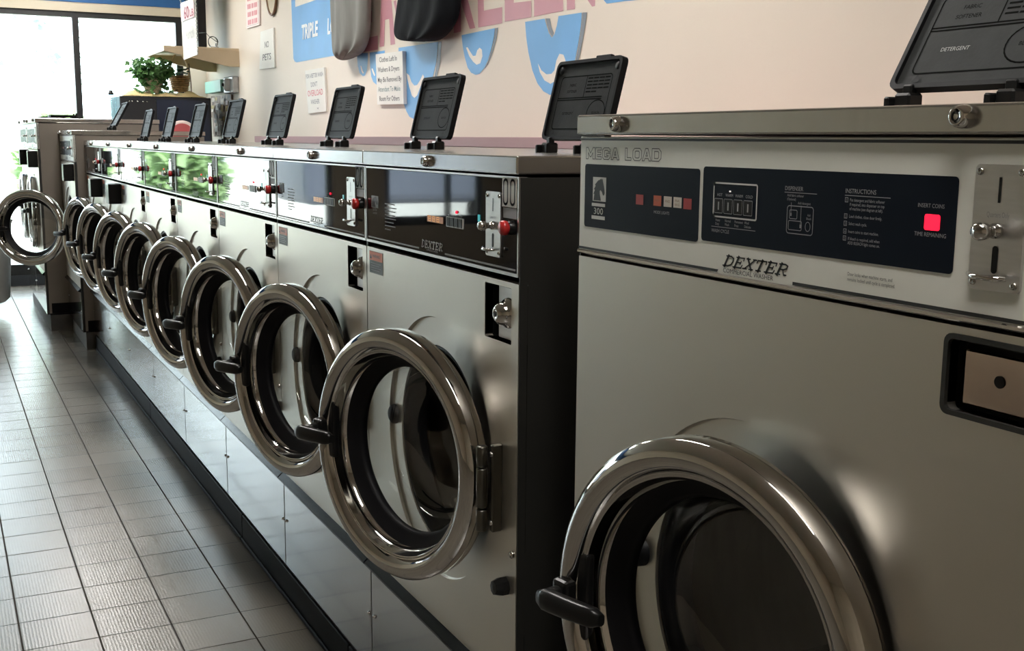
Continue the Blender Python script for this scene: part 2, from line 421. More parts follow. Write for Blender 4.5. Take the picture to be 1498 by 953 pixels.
def machine_shell(root, W, D, zl, zt, zc, body=side_paint):
    b = MB()
    x0, x1, z0, z1 = .003, W-.003, .105, zl-.004
    q = [[b.bm.verts.new((x, y, z)) for x, z in ((x0, z0), (x1, z0), (x1, z1), (x0, z1))] for y in (.016, D)]
    for i in range(4): b.face([q[0][i], q[0][(i+1) % 4], q[1][(i+1) % 4], q[1][i]])
    b.face(list(reversed(q[1])))
    b.build('cabinet', body, root)
    for xa, xb in ((.001, .004), (W-.004, W-.001)):      # folded steel edges, their shade put in as dark colour; thin reveal beside them
        e = MB(); e.box(xa, xb, .0015, .0145, .10, zl-.004); e.build('edge_fold', side_paint, root)
    t = MB(); t.box(0, W, -.006, D+.005, zl, zt, .0025, 2); t.build('top_cover', steel_lid, root)

def lower_parts(root, W, zleg=.338):
    l = MB()
    A = [(0, .352), (-.0146, .339), (-.0146, .335), (0, .330)]
    pr = []
    for x in (.003, W-.003): pr.append([l.bm.verts.new((x, y, z)) for y, z in A])
    for i in range(3): l.face([pr[0][i], pr[1][i], pr[1][i+1], pr[0][i+1]])
    l.face(list(reversed(pr[0]))); l.face(pr[1])
    l.build('ledge_trim', MATS['ledge'], root)
    p = MB(); p.box(.0035, W-.0035, .0005, .016, .100, .333, .0012, 1)
    lp = p.build('lower_panel', steel_low, root)
    for x, z in ((W-.012, .221), (.020, .225)):
        s = MB(); s.lathe([(.0045, 0), (.0042, -.002), (.003, -.004), (.0001, -.0045)], (x, .0005, z), n=12); s.build('panel_screw', chrome, lp)
mat('ledge', (.007, .008, .009), .2, 0, .1, 8, spec=.12)

# ------------------------------------------------------------------ row washer
RW = .66
def make_row_washer():
    W = RW; zt, zl, zc = 1.1807, 1.1535, 1.0
    root = empty('front_load_washer')
    machine_shell(root, W, .70, zl, zt, zc)
    cx, zcen, R = .349, .671, .230
    f = MB()
    f.plate(rect(.002, W-.002, .352, .994), [circ(cx, zcen, R, 96), rrect(.543, .635, .900, .9855, .003)], FR(0), .014)
    f.build('front_panel', steel, root)
    make_tub(root, cx, zcen, R)
    # lock recess
    r = MB(); r.box(.541, .637, .030, .034, .898, .988); 
    for q in ((.541, .543, .001, .03, .898, .988), (.635, .637, .001, .03, .898, .988), (.541, .637, .001, .03, .898, .900), (.541, .637, .001, .03, .9855, .988)): r.box(*q)
    rc = r.build('lock_recess', blk, root)
    p = MB(); p.box(.572, .6345, .010, .014, .9025, .983, .001, 1); p.build('lock_plate', zinc, rc)
    k = MB(); k.lathe([(.024, .010), (.022, .005), (.0195, .005), (.018, -.002), (.015, -.009), (.010, -.013), (.004, -.014), (.0035, -.011), (.0001, -.011)], (.607, 0, .944), n=32); k.build('lock_dome', chrome, rc)
    k = MB(); k.lathe([(.004, -.0142), (.0001, -.0143)], (.607, 0, .944), n=14); k.build('keyhole', blk, rc)
    s = MB()
    for x, z in ((.558, .972), (.558, .918)): s.lathe([(.005, .030), (.0045, .022), (.0001, .021)], (x, 0, z), n=12)
    s.build('recess_bolt', zinc, rc)
    # control panel
    c = MB(); c.box(.006, W-.006, .0002, .014, 1.010, 1.1465); cp = c.build('control_panel', panel_blk, root)
    fr = MB(); fr.plate(rect(.002, W-.002, 1.004, 1.1505), [rect(.005, W-.0055, 1.009, 1.1475)], FR(-.0015), .014); fr.build('panel_frame', zinc, cp)
    coin_plate(cp, .551, .602, 1.028, 1.126, 0)
    t = MB(); wordmark(t, .285, .381, 1.0175, .0125, FR(-.0004)); t.build('maker_logo', white_ink, cp)
    st = MB(); st.plate(rect(.012, .275, 1.0125, 1.0155), [], FR(-.0005), 0); st.plate(rect(.388, W-.012, 1.0125, 1.0155), [], FR(-.0005), 0); st.build('trim_stripe', grey_ink, cp)
    t = MB(); t.text('COMMERCIAL WASHER', .333, 1.0125, .0036, FR(-.0005), 'CENTER', squash=.95); t.build('maker_caption', grey_ink, cp)
    d = MB(); d.plate(rect(.312, .381, 1.0635, 1.0745), [], FR(-.0006), 0); dd = d.build('amber_display', disp_org, cp)
    s = MB()
    for q in range(3):
        x = .318+q*.018
        for za in (1.065, 1.0688, 1.0726): s.plate(rect(x, x+.011, za, za+.0012), [], FR(-.0009), 0)
        for xa in (x, x+.0095): s.plate(rect(xa, xa+.0015, 1.066, 1.073), [], FR(-.0009), 0)
    s.build('display_digit', disp_seg, dd)
    w = MB(); w.plate(rrect(.395, .463, 1.0605, 1.0775, .002), [], FR(-.0012), .001); bp = w.build('cycle_selector', white_ink, cp)
    for q in range(4):
        x = .3985+q*.0158
        kx = MB(); kx.poly([(x+.0035, -.0035, 1.076), (x, -.0018, 1.0625), (x+.0135, -.0018, 1.0625), (x+.0125, -.0035, 1.076)]); kx.box(x, x+.0135, -.0018, -.0012, 1.0622, 1.0765); kx.build('cycle_button', blk, bp)
    for q, m in enumerate((grey_ink, grey_ink, led_red, grey_ink)):
        l = MB()
        if q == 2: l.lathe([(.0026, -.0005), (.002, -.0022), (.0001, -.0025)], (.4365, 0, 1.0865), n=10)
        l.text(('HOT', 'WARM', 'WARM', 'COLD')[q], .405+q*.0158, 1.079, .0024, FR(-.0006), 'CENTER', squash=1.1) if q != 2 else None
        l.build('temperature_mark' if q != 2 else 'red_indicator', m, cp)
    l = MB(); l.plate(rect(.517, .526, 1.077, 1.088), [], FR(-.0006), 0); l.build('teal_indicator', teal_led, cp)
    # crest and instruction lines on the left
    h = MB(); h.plate(rect(.032, .070, 1.072, 1.095), [], FR(-.0005), 0); h.text('DEXTER', .051, 1.066, .0045, FR(-.0005), 'CENTER'); h.text('LAUNDRY', .051, 1.060, .0038, FR(-.0005), 'CENTER'); h.build('crest_print', grey_ink, cp)
    hh = MB(); horse(hh, .034, .068, 1.073, 1.094, FR(-.0009)); hh.build('horse_print', black_ink, cp)
    i = MB()
    for q in range(8): i.plate(rect(.105, .105+(.05, .058, .055, .05, .057, .045, .055, .03)[q], 1.082-q*.0068, 1.0838-q*.0068), [], FR(-.0005), 0)
    i.build('instruction_lines', grey_ink, cp)
    kb = MB(); kb.lathe([(.0105, 0), (.0105, -.006), (.008, -.010)], (.638, 0, 1.076), n=24); kn = kb.build('knob_base', blk, cp)
    kr = MB(); kr.lathe([(.008, -.009), (.0105, -.011), (.0113, -.015), (.0105, -.019), (.008, -.021), (.0001, -.022)], (.638, 0, 1.076), n=28); kr.build('red_knob', red_knob, kn)
    kp = MB(); kp.plate(rect(.606, .650, 1.089, 1.104), [], FR(-.0004), 0); kp.build('knob_sticker', grey_ink, cp)
    # stickers
    lb = MB(); lb.plate(rect(.017, .091, .944, .987), [], FR(-.0005), 0); lo = lb.build('warning_label', label_blk, root)
    l2 = MB(); l2.plate(rect(.0175, .0905, .969, .9865), [], FR(-.0008), 0); l2.build('orange_band', label_org, lo)
    l3 = MB()
    l3.text('WARNING', .056, .975, .006, FR(-.0011), 'CENTER'); l3.poly([(.021, -.0011, .972), (.031, -.0011, .972), (.026, -.0011, .982)])
    l3.build('warning_text', black_ink, lo)
    l4 = MB()
    for q in range(4): l4.plate(rect(.026, .080-(q % 2)*.008, .963-q*.0045, .9645-q*.0045), [], FR(-.0009), 0)
    l4.build('label_lines', grey_ink, lo)
    make_lock(root, .33, 1.1665, -.006)
    make_lid(root, .237, .463, .26, 1.205, .146, math.radians(-14))
    lower_parts(root, W)
    s = MB(); s.lathe([(.006, 0), (.006, -.003), (.0045, -.006), (.0001, -.0065)], (.648, 0, .576), n=14); s.build('front_bolt', chrome, root)
    kn = MB(); kn.lathe([(.015, 0), (.015, -.010), (.011, -.022), (.0001, -.023)], (.624, 0, .517), n=8, smooth=False); kn.build('latch_knob', blk, root)
    make_door(root, (.598, -PIN_BACK, .671), .243, .004, .216, 0, 0, .07)
    return root

def horse(mb, x0, x1, z0, z1, fr):
    P = [(.05, .02), (.10, .30), (.02, .28), (.14, .48), (.06, .50), (.20, .66), (.14, .70), (.30, .82), (.42, .90), (.56, .93), (.66, .99), (.72, .92), (.78, .99), (.80, .88), (.86, .74), (.93, .55), (.97, .36), (.92, .27), (.83, .25), (.78, .33), (.72, .42), (.62, .48), (.55, .44), (.56, .30), (.62, .15), (.66, .02)]
    mb.plate([(x0+(x1-x0)*a, z0+(z1-z0)*b) for a, b in P], [], fr, 0)

# ------------------------------------------------------------------ mega washer
MW = .73
def make_mega():
    W = MW; zl, zt = 1.2105, 1.2355
    root = empty('mega_load_washer')
    machine_shell(root, W, .72, zl, zt, 1.056, beige_side)
    cx, zc, R = .367, .685, .225
    f = MB()
    f.plate(rect(.002, W-.002, .352, 1.0535), [circ(cx, zc, R, 96), rrect(.6185, .7165, .980, 1.0445, .006)], FR(0), .014)
    f.build('front_panel', steel, root)
    make_tub(root, cx, zc, R)
    r = MB(); r.plate(rrect(.616, .719, .9775, 1.047, .008), [rrect(.6205, .7145, .982, 1.0425, .005)], FR(-.002), .004); r.box(.617, .718, .024, .028, .978, 1.046)
    for q in ((.6165, .6185, .001, .026, .978, 1.046), (.7165, .7185, .001, .026, .978, 1.046), (.617, .718, .001, .026, .978, .980), (.617, .718, .001, .026, 1.0445, 1.046)): r.box(*q)
    rc = r.build('lock_recess', side_paint, root)
    p = MB(); p.box(.630, .716, .008, .014, .987, 1.034, .0015, 1); lp = p.build('lock_plate', MATS['blush_reflection'], rc)
    k = MB(); k.lathe([(.0052, .0072), (.0001, .0072)], (.667, 0, 1.0125), n=16, smooth=False); k.build('keyhole', blk, lp)
    c = MB(); c.box(.001, W-.001, .0, .014, 1.060, 1.2085, .001, 1); cp = c.build('control_panel', vinyl, root)
    rail = MB(); rail.box(.001, W-.001, -.003, .0, 1.0575, 1.0625, .0012, 1); rail.build('panel_rail', chrome, cp)
    b = MB(); b.plate(rect(.001, W-.001, 1.2035, 1.2062), [], FR(-.0005), 0)
    b.plate([(.302, 1.0665), (.300, 1.0635), (.001, 1.0635), (.001, 1.0665)], [], FR(-.0005), 0)
    b.plate(rect(.422, W-.001, 1.0635, 1.0668), [], FR(-.0005), 0); b.build('black_stripe', black_ink, cp)
    n1 = MB(); n1.plate(rrect(.0150, .263, 1.093, 1.1735, .004), [], FR(-.0008), .0006); w1 = n1.build('mode_window', navy_win, cp)
    n2 = MB(); n2.plate(rrect(.2695, .6185, 1.0955, 1.1765, .004), [], FR(-.0008), .0006); w2 = n2.build('instruction_window', navy_win, cp)
    F1 = FR(-.0012); F2 = FR(-.0016)
    t = MB()      # MEGA LOAD outlined
    x = .0165; z0 = 1.180; h = .0145
    for ch in 'MEGA LOAD':
        if ch == ' ': x += .012; continue
        wd = {'M': .0235, 'L': .017, 'E': .0165}.get(ch, .0205)
        for d_ in (BLOCK, BLOCK_IN):
            if ch in d_: outline(t, [(x+a*wd*.92, z0+b_*h) for a, b_ in d_[ch]], .0009, FR(-.0005))
        x += wd
    t.build('outlined_name', black_ink, cp)
    cr = MB(); cr.plate(rect(.036, .068, 1.127, 1.1575), [], F1, 0); cr.plate(rect(.034, .0665, 1.1205, 1.1245), [], F1, 0); cr.plate(rect(.034, .0665, 1.104, 1.1085), [], F1, 0)
    cr.text('300', .0503, 1.1105, .0085, F1, 'CENTER', squash=1.35); cr.build('crest_print', white_ink, w1)
    hh = MB(); horse(hh, .0375, .0665, 1.1275, 1.1565, F2); hh.build('horse_print', black_ink, w1)
    for a, b_, z, m, tx in ((.137, .153, 1.1335, ind_red, ''), (.1745, .1905, 1.134, ind_org, 'WASH'), (.1955, .2115, 1.134, ind_wht, 'RINSE'), (.215, .231, 1.134, ind_wht, 'FINAL'), (.2345, .250, 1.1335, ind_red, '')):
        l = MB(); l.plate(rect(a, b_, z-.0055, z+.0065), [], F1, 0); o = l.build('mode_light', m, w1)
        if tx:
            l = MB(); l.text(tx, (a+b_)/2, z-.0005 if tx != 'FINAL' else z+.001, .003, F2, 'CENTER', squash=.9)
            if tx == 'FINAL': l.text('RINSE', (a+b_)/2, z-.0035, .003, F2, 'CENTER', squash=.9)
            l.build('mode_text', mat('brown_ink', (.25, .12, .05), .5), w1)
    t = MB(); t.text('MODE LIGHTS', .1755, 1.1195, .0036, F1, squash=1.0); t.build('mode_caption', grey_ink, w1)
    s = MB(); outline(s, rrect(.290, .3625, 1.1235, 1.1595, .002), .0017, F1); s.build('selector_frame', white_ink, w2)
    for q in range(4):
        x = .2935+q*.0165
        k = MB(); k.box(x+.0008, x+.0132, -.0022, -.0008, 1.1285, 1.1422); ob = k.build('cycle_button', blk, w2)
        k = MB(); outline(k, rrect(x, x+.014, 1.1277, 1.143, .001), .0006, FR(-.0024)); k.box(x+.0062, x+.0078, -.0027, -.0022, 1.131, 1.1395); k.build('button_print', grey_ink, w2)
        t = MB(); t.text(('HOT', 'WARM', 'WARM', 'COLD')[q], x+.007, 1.1455, .0032, F1, 'CENTER', squash=.95)
        a, b_ = (('Heavy', 'Duty'), ('Normal', 'Wash'), ('Permanent', 'Press'), ('Wool', 'Delicate'))[q]
        t.text(a, x+.001, 1.1185, .0029, F1, squash=.8); t.text(b_, x+.001, 1.1145, .0029, F1, squash=.8)
        t.build('cycle_text', grey_ink, w2)
    l = MB(); l.plate(rect(.3165, .3195, 1.1505, 1.152), [], F1, 0); l.build('white_indicator', led_white, w2)
    t = MB(); t.stroke([(.288, 1.1125), (.362, 1.1125)], .0006, F1); t.text('WASH CYCLE', .288, 1.1065, .0038, F1, squash=.95)
    t.build('cycle_caption', grey_ink, w2); t = MB()
    t.text('DISPENSER', .405, 1.1565, .0042, F1, squash=.95); t.stroke([(.405, 1.1545), (.451, 1.1545)], .0006, F1)
    t.text('Add fabric softener', .409, 1.1505, .0026, F1, squash=.85); t.text('(Optional)', .409, 1.1468, .0026, F1, squash=.85); t.text('Add detergent', .425, 1.1435, .0026, F1, squash=.85)
    outline(t, rrect(.4100, .4475, 1.1145, 1.1415, .003), .0009, F1); outline(t, rrect(.4135, .4245, 1.1290, 1.1375, .0015), .0007, F1); outline(t, rrect(.4125, .4315, 1.1180, 1.1270, .0015), .0007, F1)
    outline(t, [(.4405+.0035*math.cos(2*PI*k/16), 1.1225+.0045*math.sin(2*PI*k/16)) for k in range(16)], .0007, F1)
    t.text('Add', .4415, 1.1325, .0024, F1, 'CENTER', squash=.8); t.text('Bleach', .4415, 1.1292, .0024, F1, 'CENTER', squash=.8)
    t.stroke([(.4155, 1.1445), (.4155, 1.133)], .0006, F1); t.stroke([(.4300, 1.142), (.4300, 1.122)], .0006, F1)
    t.plate(rect(.4147, .4165, 1.1315, 1.1345), [], F1, 0); t.plate(rect(.4290, .4310, 1.1205, 1.1240), [], F1, 0)
    t.build('dispenser_diagram', grey_ink, w2); t = MB()
    t.text('INSTRUCTIONS', .489, 1.1575, .0042, F1, squash=.95); t.stroke([(.489, 1.1553), (.545, 1.1553)], .0006, F1)
    rows = ((1.150, 'Put detergent and fabric softener'), (1.1460, 'if required, into dispenser on top'), (1.1420, 'of machine (see diagram at left).'), (1.1350, 'Load clothes, close door firmly.'), (1.1283, 'Select wash cycle.'), (1.1210, 'Insert coins to start machine.'), (1.1145, 'If bleach is required, add when'), (1.1105, 'ADD BLEACH light comes on.'))
    for z, tx in rows: t.text(tx, .4955, z, .0029, F1, squash=.8)
    for q, z in enumerate((1.1497, 1.1348, 1.1280, 1.1208, 1.1143)):
        outline(t, rect(.4895, .4930, z-.0005, z+.0035), .0005, F1); t.text(str(q+1), .49125, z, .0027, F1, 'CENTER', squash=.8)
    t.build('instructions_text', grey_ink, w2); t = MB()
    t.text('INSERT COINS', .5915, 1.1495, .0036, F1, 'CENTER', squash=.9); t.text('TIME REMAINING', .5925, 1.1250, .0036, F1, 'CENTER', squash=.9)
    t.build('display_text', grey_ink, w2)
    l = MB(); l.plate(rrect(.5855, .6020, 1.1305, 1.1440, .002), [], FR(-.0014), .0006); l.build('red_display', led_red, w2)
    t = MB(); wordmark(t, .309, .419, 1.0715, .0115, FR(-.0005), .6); t.text('COMMERCIAL WASHER', .310, 1.0645, .0048, FR(-.0005), squash=1.17)
    t.build('maker_logo', black_ink, cp); t = MB()
    t.text('Door locks when machine starts, and', .497, 1.0815, .0034, FR(-.0005), squash=.78); t.text('remains locked until cycle is completed.', .497, 1.0765, .0034, FR(-.0005), squash=.78)
    t.build('door_notice', black_ink, cp)
    coin_plate(cp, .637, .6865, 1.087, 1.1875, 0)
    make_lock(root, .103, 1.2230, -.006); make_lock(root, .625, 1.2250, -.006)
    make_lid(root, .27, .50, .26, 1.2665, .155, math.radians(-29), True)
    lower_parts(root, W)
    make_door(root, (.625, -PIN_BACK, zc), .245, -.005, .216, math.radians(0), 0, -.025, .036)
    return root
mat('blush_reflection', (.72, .58, .50), .18, 1, .05, 10)  # lock plate metal, a peach reflection put into its colour

P_ROW = make_row_washer()
R90 = -PI/2
Y0 = 1.45497
ORD = ['first', 'second', 'third', 'fourth', 'fifth', 'sixth', 'seventh', 'eighth']
row_labels = [
 'stainless front-load washer numbered 00, at the near end of the long row',
 'stainless front-load washer, second in the row, next beyond the washer numbered 00',
 'stainless front-load washer, third in the row counted from the washer numbered 00',
 'stainless front-load washer, fourth in the row, its panel reflecting the bright window',
 'stainless front-load washer, fifth in the row counted from the washer numbered 00',
 'stainless front-load washer, third in the row counted back from the taller machines by the window',
 'stainless front-load washer with a black lock box, second from the taller machines by the window',
 'stainless front-load washer with a black lock box, last of the row, against the taller machines',
]
angles = [16.5, 16.5, 16.5, 16.5, 16.5, 16.5, 16.5, 16.5]
washers = []
def lock_box(root, x0, x1, z0, z1):
    b = MB(); b.box(x0, x1, -.055, .002, z0, z1, .004, 2); b.build('lock_box', blk, root)
for k in range(8):
    o = P_ROW if k == 0 else copy_tree(P_ROW)
    o.location = (0, Y0+RW*(k+1), 0); o.rotation_euler = (0, 0, R90)
    tag(o, row_labels[k], 'washing machine', 'front load washers in the long row')
    child(o, 'door').rotation_euler = (0, 0, math.radians(angles[k]))
    if k >= 6: lock_box(o, .545, .638, .898, .990)
    if k < 2:
        cp = child(o, 'control_panel')
        n = MB(); n.plate(rect(.6055, .6515, 1.1055, 1.1490), [], FR(-.0022), .001); pl = n.build('number_plate', plate_wht, cp)
        t = MB()
        for cx in ((.6175, .6405) if k == 0 else (.640,)):
            outline(t, rrect(cx-.0065, cx+.0065, 1.1095, 1.1455, .0062), .0035, FR(-.0026))
        t.build('number_print', black_ink, pl)
    washers.append(o)

P_MEGA = make_mega()
P_MEGA.location = (0, 1.286, 0); P_MEGA.rotation_euler = (0, 0, R90)
child(P_MEGA, 'door').rotation_euler = (0, 0, math.radians(10.9))
tag(P_MEGA, 'wide stainless mega load washer with silver panel and red display, nearest machine', 'washing machine', 'mega load washers')
mega_far = []
for x, y, ang, sz, lab in ((-.062, 6.745+MW, 57, 1.0, 'tall washer with its round door swung wide open, just past the end of the row'),
                           (-.190, 7.485+MW, 0, 1.06, 'tallest washer with plain taupe side, behind the wide open round door'),
                           (-.190, 7.485+2*MW+.004, 0, 1.06, 'tall washer farthest along, nearest the bright window')):
    o = copy_tree(P_MEGA); o.location = (x, y, 0); o.scale = (1, 1, sz)
    tag(o, lab, 'washing machine', 'mega load washers')
    child(o, 'door').rotation_euler = (0, 0, math.radians(ang))
    lock_box(o, .612, .700, .955, 1.05)
    kb = MB(); kb.box(MW-.0032, MW-.0012, .03, .38, .106, .165); kb.build('side_kick_strip', rubber, o)
    if sz > 1: l = child(o, 'dispenser_lid'); l.rotation_euler = (PI/2, 0, 0); l.location.z = 1.2475
    mega_far.append(o)

# ------------------------------------------------------------------ setting
XW, YE, ZC, XL, YB = 1.35, 9.9, 2.85, -4.6, -2.6
def tile_mat():
    m = bpy.data.materials.new('floor_tile'); m.use_nodes = True; nt = m.node_tree; L = nt.links
    b = nt.nodes['Principled BSDF']; geo = nd(nt, 'ShaderNodeNewGeometry'); sp = nd(nt, 'ShaderNodeSeparateXYZ'); L.new(geo.outputs['Position'], sp.inputs[0])
    T = .1708
    def cell(out, off):
        a = nd(nt, 'ShaderNodeMath', operation='SUBTRACT'); a.inputs[1].default_value = off; L.new(out, a.inputs[0])
        d = nd(nt, 'ShaderNodeMath', operation='DIVIDE'); d.inputs[1].default_value = T; L.new(a.outputs[0], d.inputs[0])
        fr_ = nd(nt, 'ShaderNodeMath', operation='FRACT'); L.new(d.outputs[0], fr_.inputs[0])
        fl = nd(nt, 'ShaderNodeMath', operation='FLOOR'); L.new(d.outputs[0], fl.inputs[0])
        s = nd(nt, 'ShaderNodeMath', operation='SUBTRACT'); s.inputs[1].default_value = .5; L.new(fr_.outputs[0], s.inputs[0])
        ab = nd(nt, 'ShaderNodeMath', operation='ABSOLUTE'); L.new(s.outputs[0], ab.inputs[0])
        return ab.outputs[0], fl.outputs[0]
    ax, fx = cell(sp.outputs['X'], -.2985); ay, fy = cell(sp.outputs['Y'], 2.5835)
    mxm = nd(nt, 'ShaderNodeMath', operation='MAXIMUM'); L.new(ax, mxm.inputs[0]); L.new(ay, mxm.inputs[1])
    gr = nd(nt, 'ShaderNodeMapRange'); gr.inputs['From Min'].default_value = .4835; gr.inputs['From Max'].default_value = .4885; L.new(mxm.outputs[0], gr.inputs['Value'])
    cb = nd(nt, 'ShaderNodeCombineXYZ'); L.new(fx, cb.inputs[0]); L.new(fy, cb.inputs[1])
    wn = nd(nt, 'ShaderNodeTexWhiteNoise', noise_dimensions='2D'); L.new(cb.outputs[0], wn.inputs['Vector'])
    nz = nd(nt, 'ShaderNodeTexNoise'); nz.inputs['Scale'].default_value = 1.6; nz.inputs['Detail'].default_value = 1; L.new(geo.outputs['Position'], nz.inputs['Vector'])
    cr = nd(nt, 'ShaderNodeValToRGB'); cr.color_ramp.elements[0].color = (.128, .116, .097, 1); cr.color_ramp.elements[1].color = (.178, .162, .137, 1)
    ad = nd(nt, 'ShaderNodeMath', operation='MULTIPLY_ADD'); ad.inputs[1].default_value = .45; L.new(wn.outputs['Value'], ad.inputs[0]); 
    h = nd(nt, 'ShaderNodeMath', operation='MULTIPLY'); h.inputs[1].default_value = .6; L.new(nz.outputs['Fac'], h.inputs[0]); L.new(h.outputs[0], ad.inputs[2])
    L.new(ad.outputs[0], cr.inputs['Fac'])
    mx = nd(nt, 'ShaderNodeMix', data_type='RGBA'); L.new(gr.outputs[0], mx.inputs[0]); L.new(cr.outputs[0], mx.inputs[6]); mx.inputs[7].default_value = (.040, .035, .029, 1)
    L.new(mx.outputs[2], b.inputs['Base Color'])
    rr = nd(nt, 'ShaderNodeMapRange'); rr.inputs['To Min'].default_value = .26; rr.inputs['To Max'].default_value = .30; rg = nd(nt, 'ShaderNodeMapRange'); rg.inputs['To Min'].default_value = .25; rg.inputs['To Max'].default_value = .75; L.new(gr.outputs[0], rg.inputs['Value']); L.new(rg.outputs[0], b.inputs['Roughness'])
    sg = nd(nt, 'ShaderNodeMapRange'); sg.inputs['To Min'].default_value = .75; sg.inputs['To Max'].default_value = .05; L.new(gr.outputs[0], sg.inputs['Value']); L.new(sg.outputs[0], b.inputs['Specular IOR Level'])
    # small raised grip pattern and the groove
    wv = nd(nt, 'ShaderNodeTexVoronoi'); wv.inputs['Scale'].default_value = 130; wv.inputs['Randomness'].default_value = .2; L.new(geo.outputs['Position'], wv.inputs['Vector'])
    sm = nd(nt, 'ShaderNodeMath', operation='MULTIPLY_ADD'); sm.inputs[1].default_value = -3.; L.new(gr.outputs[0], sm.inputs[0]); L.new(wv.outputs['Distance'], sm.inputs[2])
    bp = nd(nt, 'ShaderNodeBump'); bp.inputs['Strength'].default_value = .22; bp.inputs['Distance'].default_value = .002; L.new(sm.outputs[0], bp.inputs['Height']); L.new(bp.outputs[0], b.inputs['Normal'])
    return m
b = MB(); b.box(XL-.2, XW+.2, YB-.2, YE+.05, -.12, 0); struct(b.build('floor', tile_mat()))
wall_m = mat('wall_paint', srgb(225, 214, 199), .55, 0, .025, 1.6, bump=.02, bscale=90)
white_m = mat('end_wall_paint', srgb(242, 239, 230), .55, 0, .02, 2)
ceil_m = mat('ceiling_tile', (.62, .59, .53), .8, 0, .04, 8)
soffit_m = mat('soffit_beige', srgb(205, 195, 175), .6, 0, .03, 3)
blue_m = mat('blue_band', srgb(38, 92, 150), .5, 0, .03, 3)
warm_m = mat('far_wall_warm', (.50, .42, .32), .6, 0, .08, 2)
frame_m = mat('window_frame_bronze', (.028, .029, .030), .4, .4, .1, 20)
pink_m = mat('pink_ledge', srgb(176, 140, 142), .5, 0, .03, 3)
b = MB(); b.box(XW, XW+.15, YB-.2, YE+.15, -.1, ZC); struct(b.build('wall_right', wall_m))
b = MB(); b.box(XL-.15, XL, YB-.2, YE+.15, -.1, ZC); struct(b.build('wall_left', warm_m))
b = MB(); b.box(XL-.15, XW+.15, YB-.15, YB, -.1, ZC); struct(b.build('wall_back', warm_m))
b = MB(); b.box(XL-.2, XW+.2, YB-.2, YE+.2, ZC, ZC+.1); struct(b.build('ceiling', ceil_m))
# end wall with the storefront window
ZT, ZB = 2.146, .17
b = MB()
b.box(XL, XW, YE, YE+.14, ZT+.045, 2.262)                  # beige soffit above the glass
struct(b.build('wall_end', soffit_m))
b = MB(); b.box(1.165, XW, YE, YE+.14, 0, ZT+.045); struct(b.build('wall_end_right', white_m))
b = MB(); b.box(-2.95, -2.45, YE, YE+.14, 0, ZT+.045); b.box(XL, -3.95, YE, YE+.14, 0, ZT+.045); b.box(-3.95, -2.95, YE, YE+.14, 0, .40); struct(b.build('wall_end_left', warm_m))
b = MB(); b.box(XL, XW, YE-.005, YE+.14, 2.262, ZC); struct(b.build('wall_end_upper', blue_m))
b = MB(); b.box(-2.45, 1.165, YE, YE+.1, 0, .085); struct(b.build('baseboard_end', mat('dark_base', (.03, .035, .045), .5)))
def window(n, x0, x1, mulls, sill=.085):
    f = MB()
    f.box(x0, x1, YE+.02, YE+.08, ZT, ZT+.045); f.box(x0, x1, YE+.02, YE+.08, sill, sill+.085)
    for x in mulls: f.box(x-.024, x+.024, YE+.02, YE+.08, sill+.085, ZT)
    f.box(x0, x0+.05, YE+.02, YE+.08, sill+.085, ZT); f.box(x1-.05, x1, YE+.02, YE+.08, sill+.085, ZT)
    o = f.build('window_%d' % n, frame_m); struct(o)
    g = MB(); g.box(x0+.02, x1-.02, YE+.048, YE+.054, sill+.065, ZT+.01); g.build('window_pane', win_glass, o)
    return o
window(1, -2.45, 1.165, [.330, -1.06]); window(2, -3.95, -2.95, [-3.6], .40)
# plinth under the machines and the pipe ledge behind them
b = MB(); b.box(.012, .70, Y0+.002, Y0+8*RW, 0, .0985); b.box(.012, .70, .55, 1.283, 0, .0985); b.box(-.045, .64, 6.75, 7.47, 0, .0985); b.box(-.17, .5, 7.49, 8.95, 0, .0985)
struct(b.build('trim_1', mat('concrete_plinth', (.10, .095, .09), .7, 0, .2, 9)))
bm_ = mat('baseboard_rubber', (.008, .008, .009), .6, 0, .5, 6, spec=.08)
b = MB()
for i, (ya, yb) in enumerate(((1.458, 2.28), (2.285, 3.27), (3.275, 4.9), (4.905, 6.73))):
    b.box(.004, .0118, ya, yb, 0, .082, .002, 1); b.box(-.002, .004, ya, yb, 0, .012, .002, 1)
struct(b.build('baseboard_right', bm_))
b = MB(); b.box(.95, XW, -.5, 6.72, 0, 1.2115); b.box(.945, .95, -.5, 6.72, 1.178, 1.2125, .001, 1)
struct(b.build('trim_2', pink_m))

# ------------------------------------------------------------------ wall painting
XP = XW-.0015
def wallpts(pts, X=XP): return [PX(u, v, X) for u, v in pts]
def wall_shape(mb, pts, X=XP):
    w = wallpts(pts, X); n = len(w)
    loop = [Vector((-p.y, p.z, 0)) for p in w]
    tr = tessellate_polygon([loop]); vs = [mb.bm.verts.new(p) for p in w]
    for t in tr:
        a, b_, c = (loop[i] for i in t)
        ar = (b_.x-a.x)*(c.y-a.y)-(b_.y-a.y)*(c.x-a.x)
        if abs(ar) < 1e-12: continue
        mb.face([vs[i] for i in (t if ar > 0 else reversed(t))])
def tr_(pts, s, ox, oy): return [(ox+x/s, oy+y/s) for x, y in pts]
mur_blue = mat('mural_blue', srgb(104, 165, 218), .5, 0, .08, 3); mur_pink = mat('mural_pink', srgb(197, 142, 152), .5, 0, .06, 3)
mur_grey = mat('mural_grey', srgb(118, 124, 132), .5); mur_white = mat('mural_white', srgb(232, 224, 212), .5)
mural = empty('wall_mural', (XW, 5.0, 1.6))
tag(mural, 'painted pink block lettering and blue drips on the beige wall above the washers', 'mural')
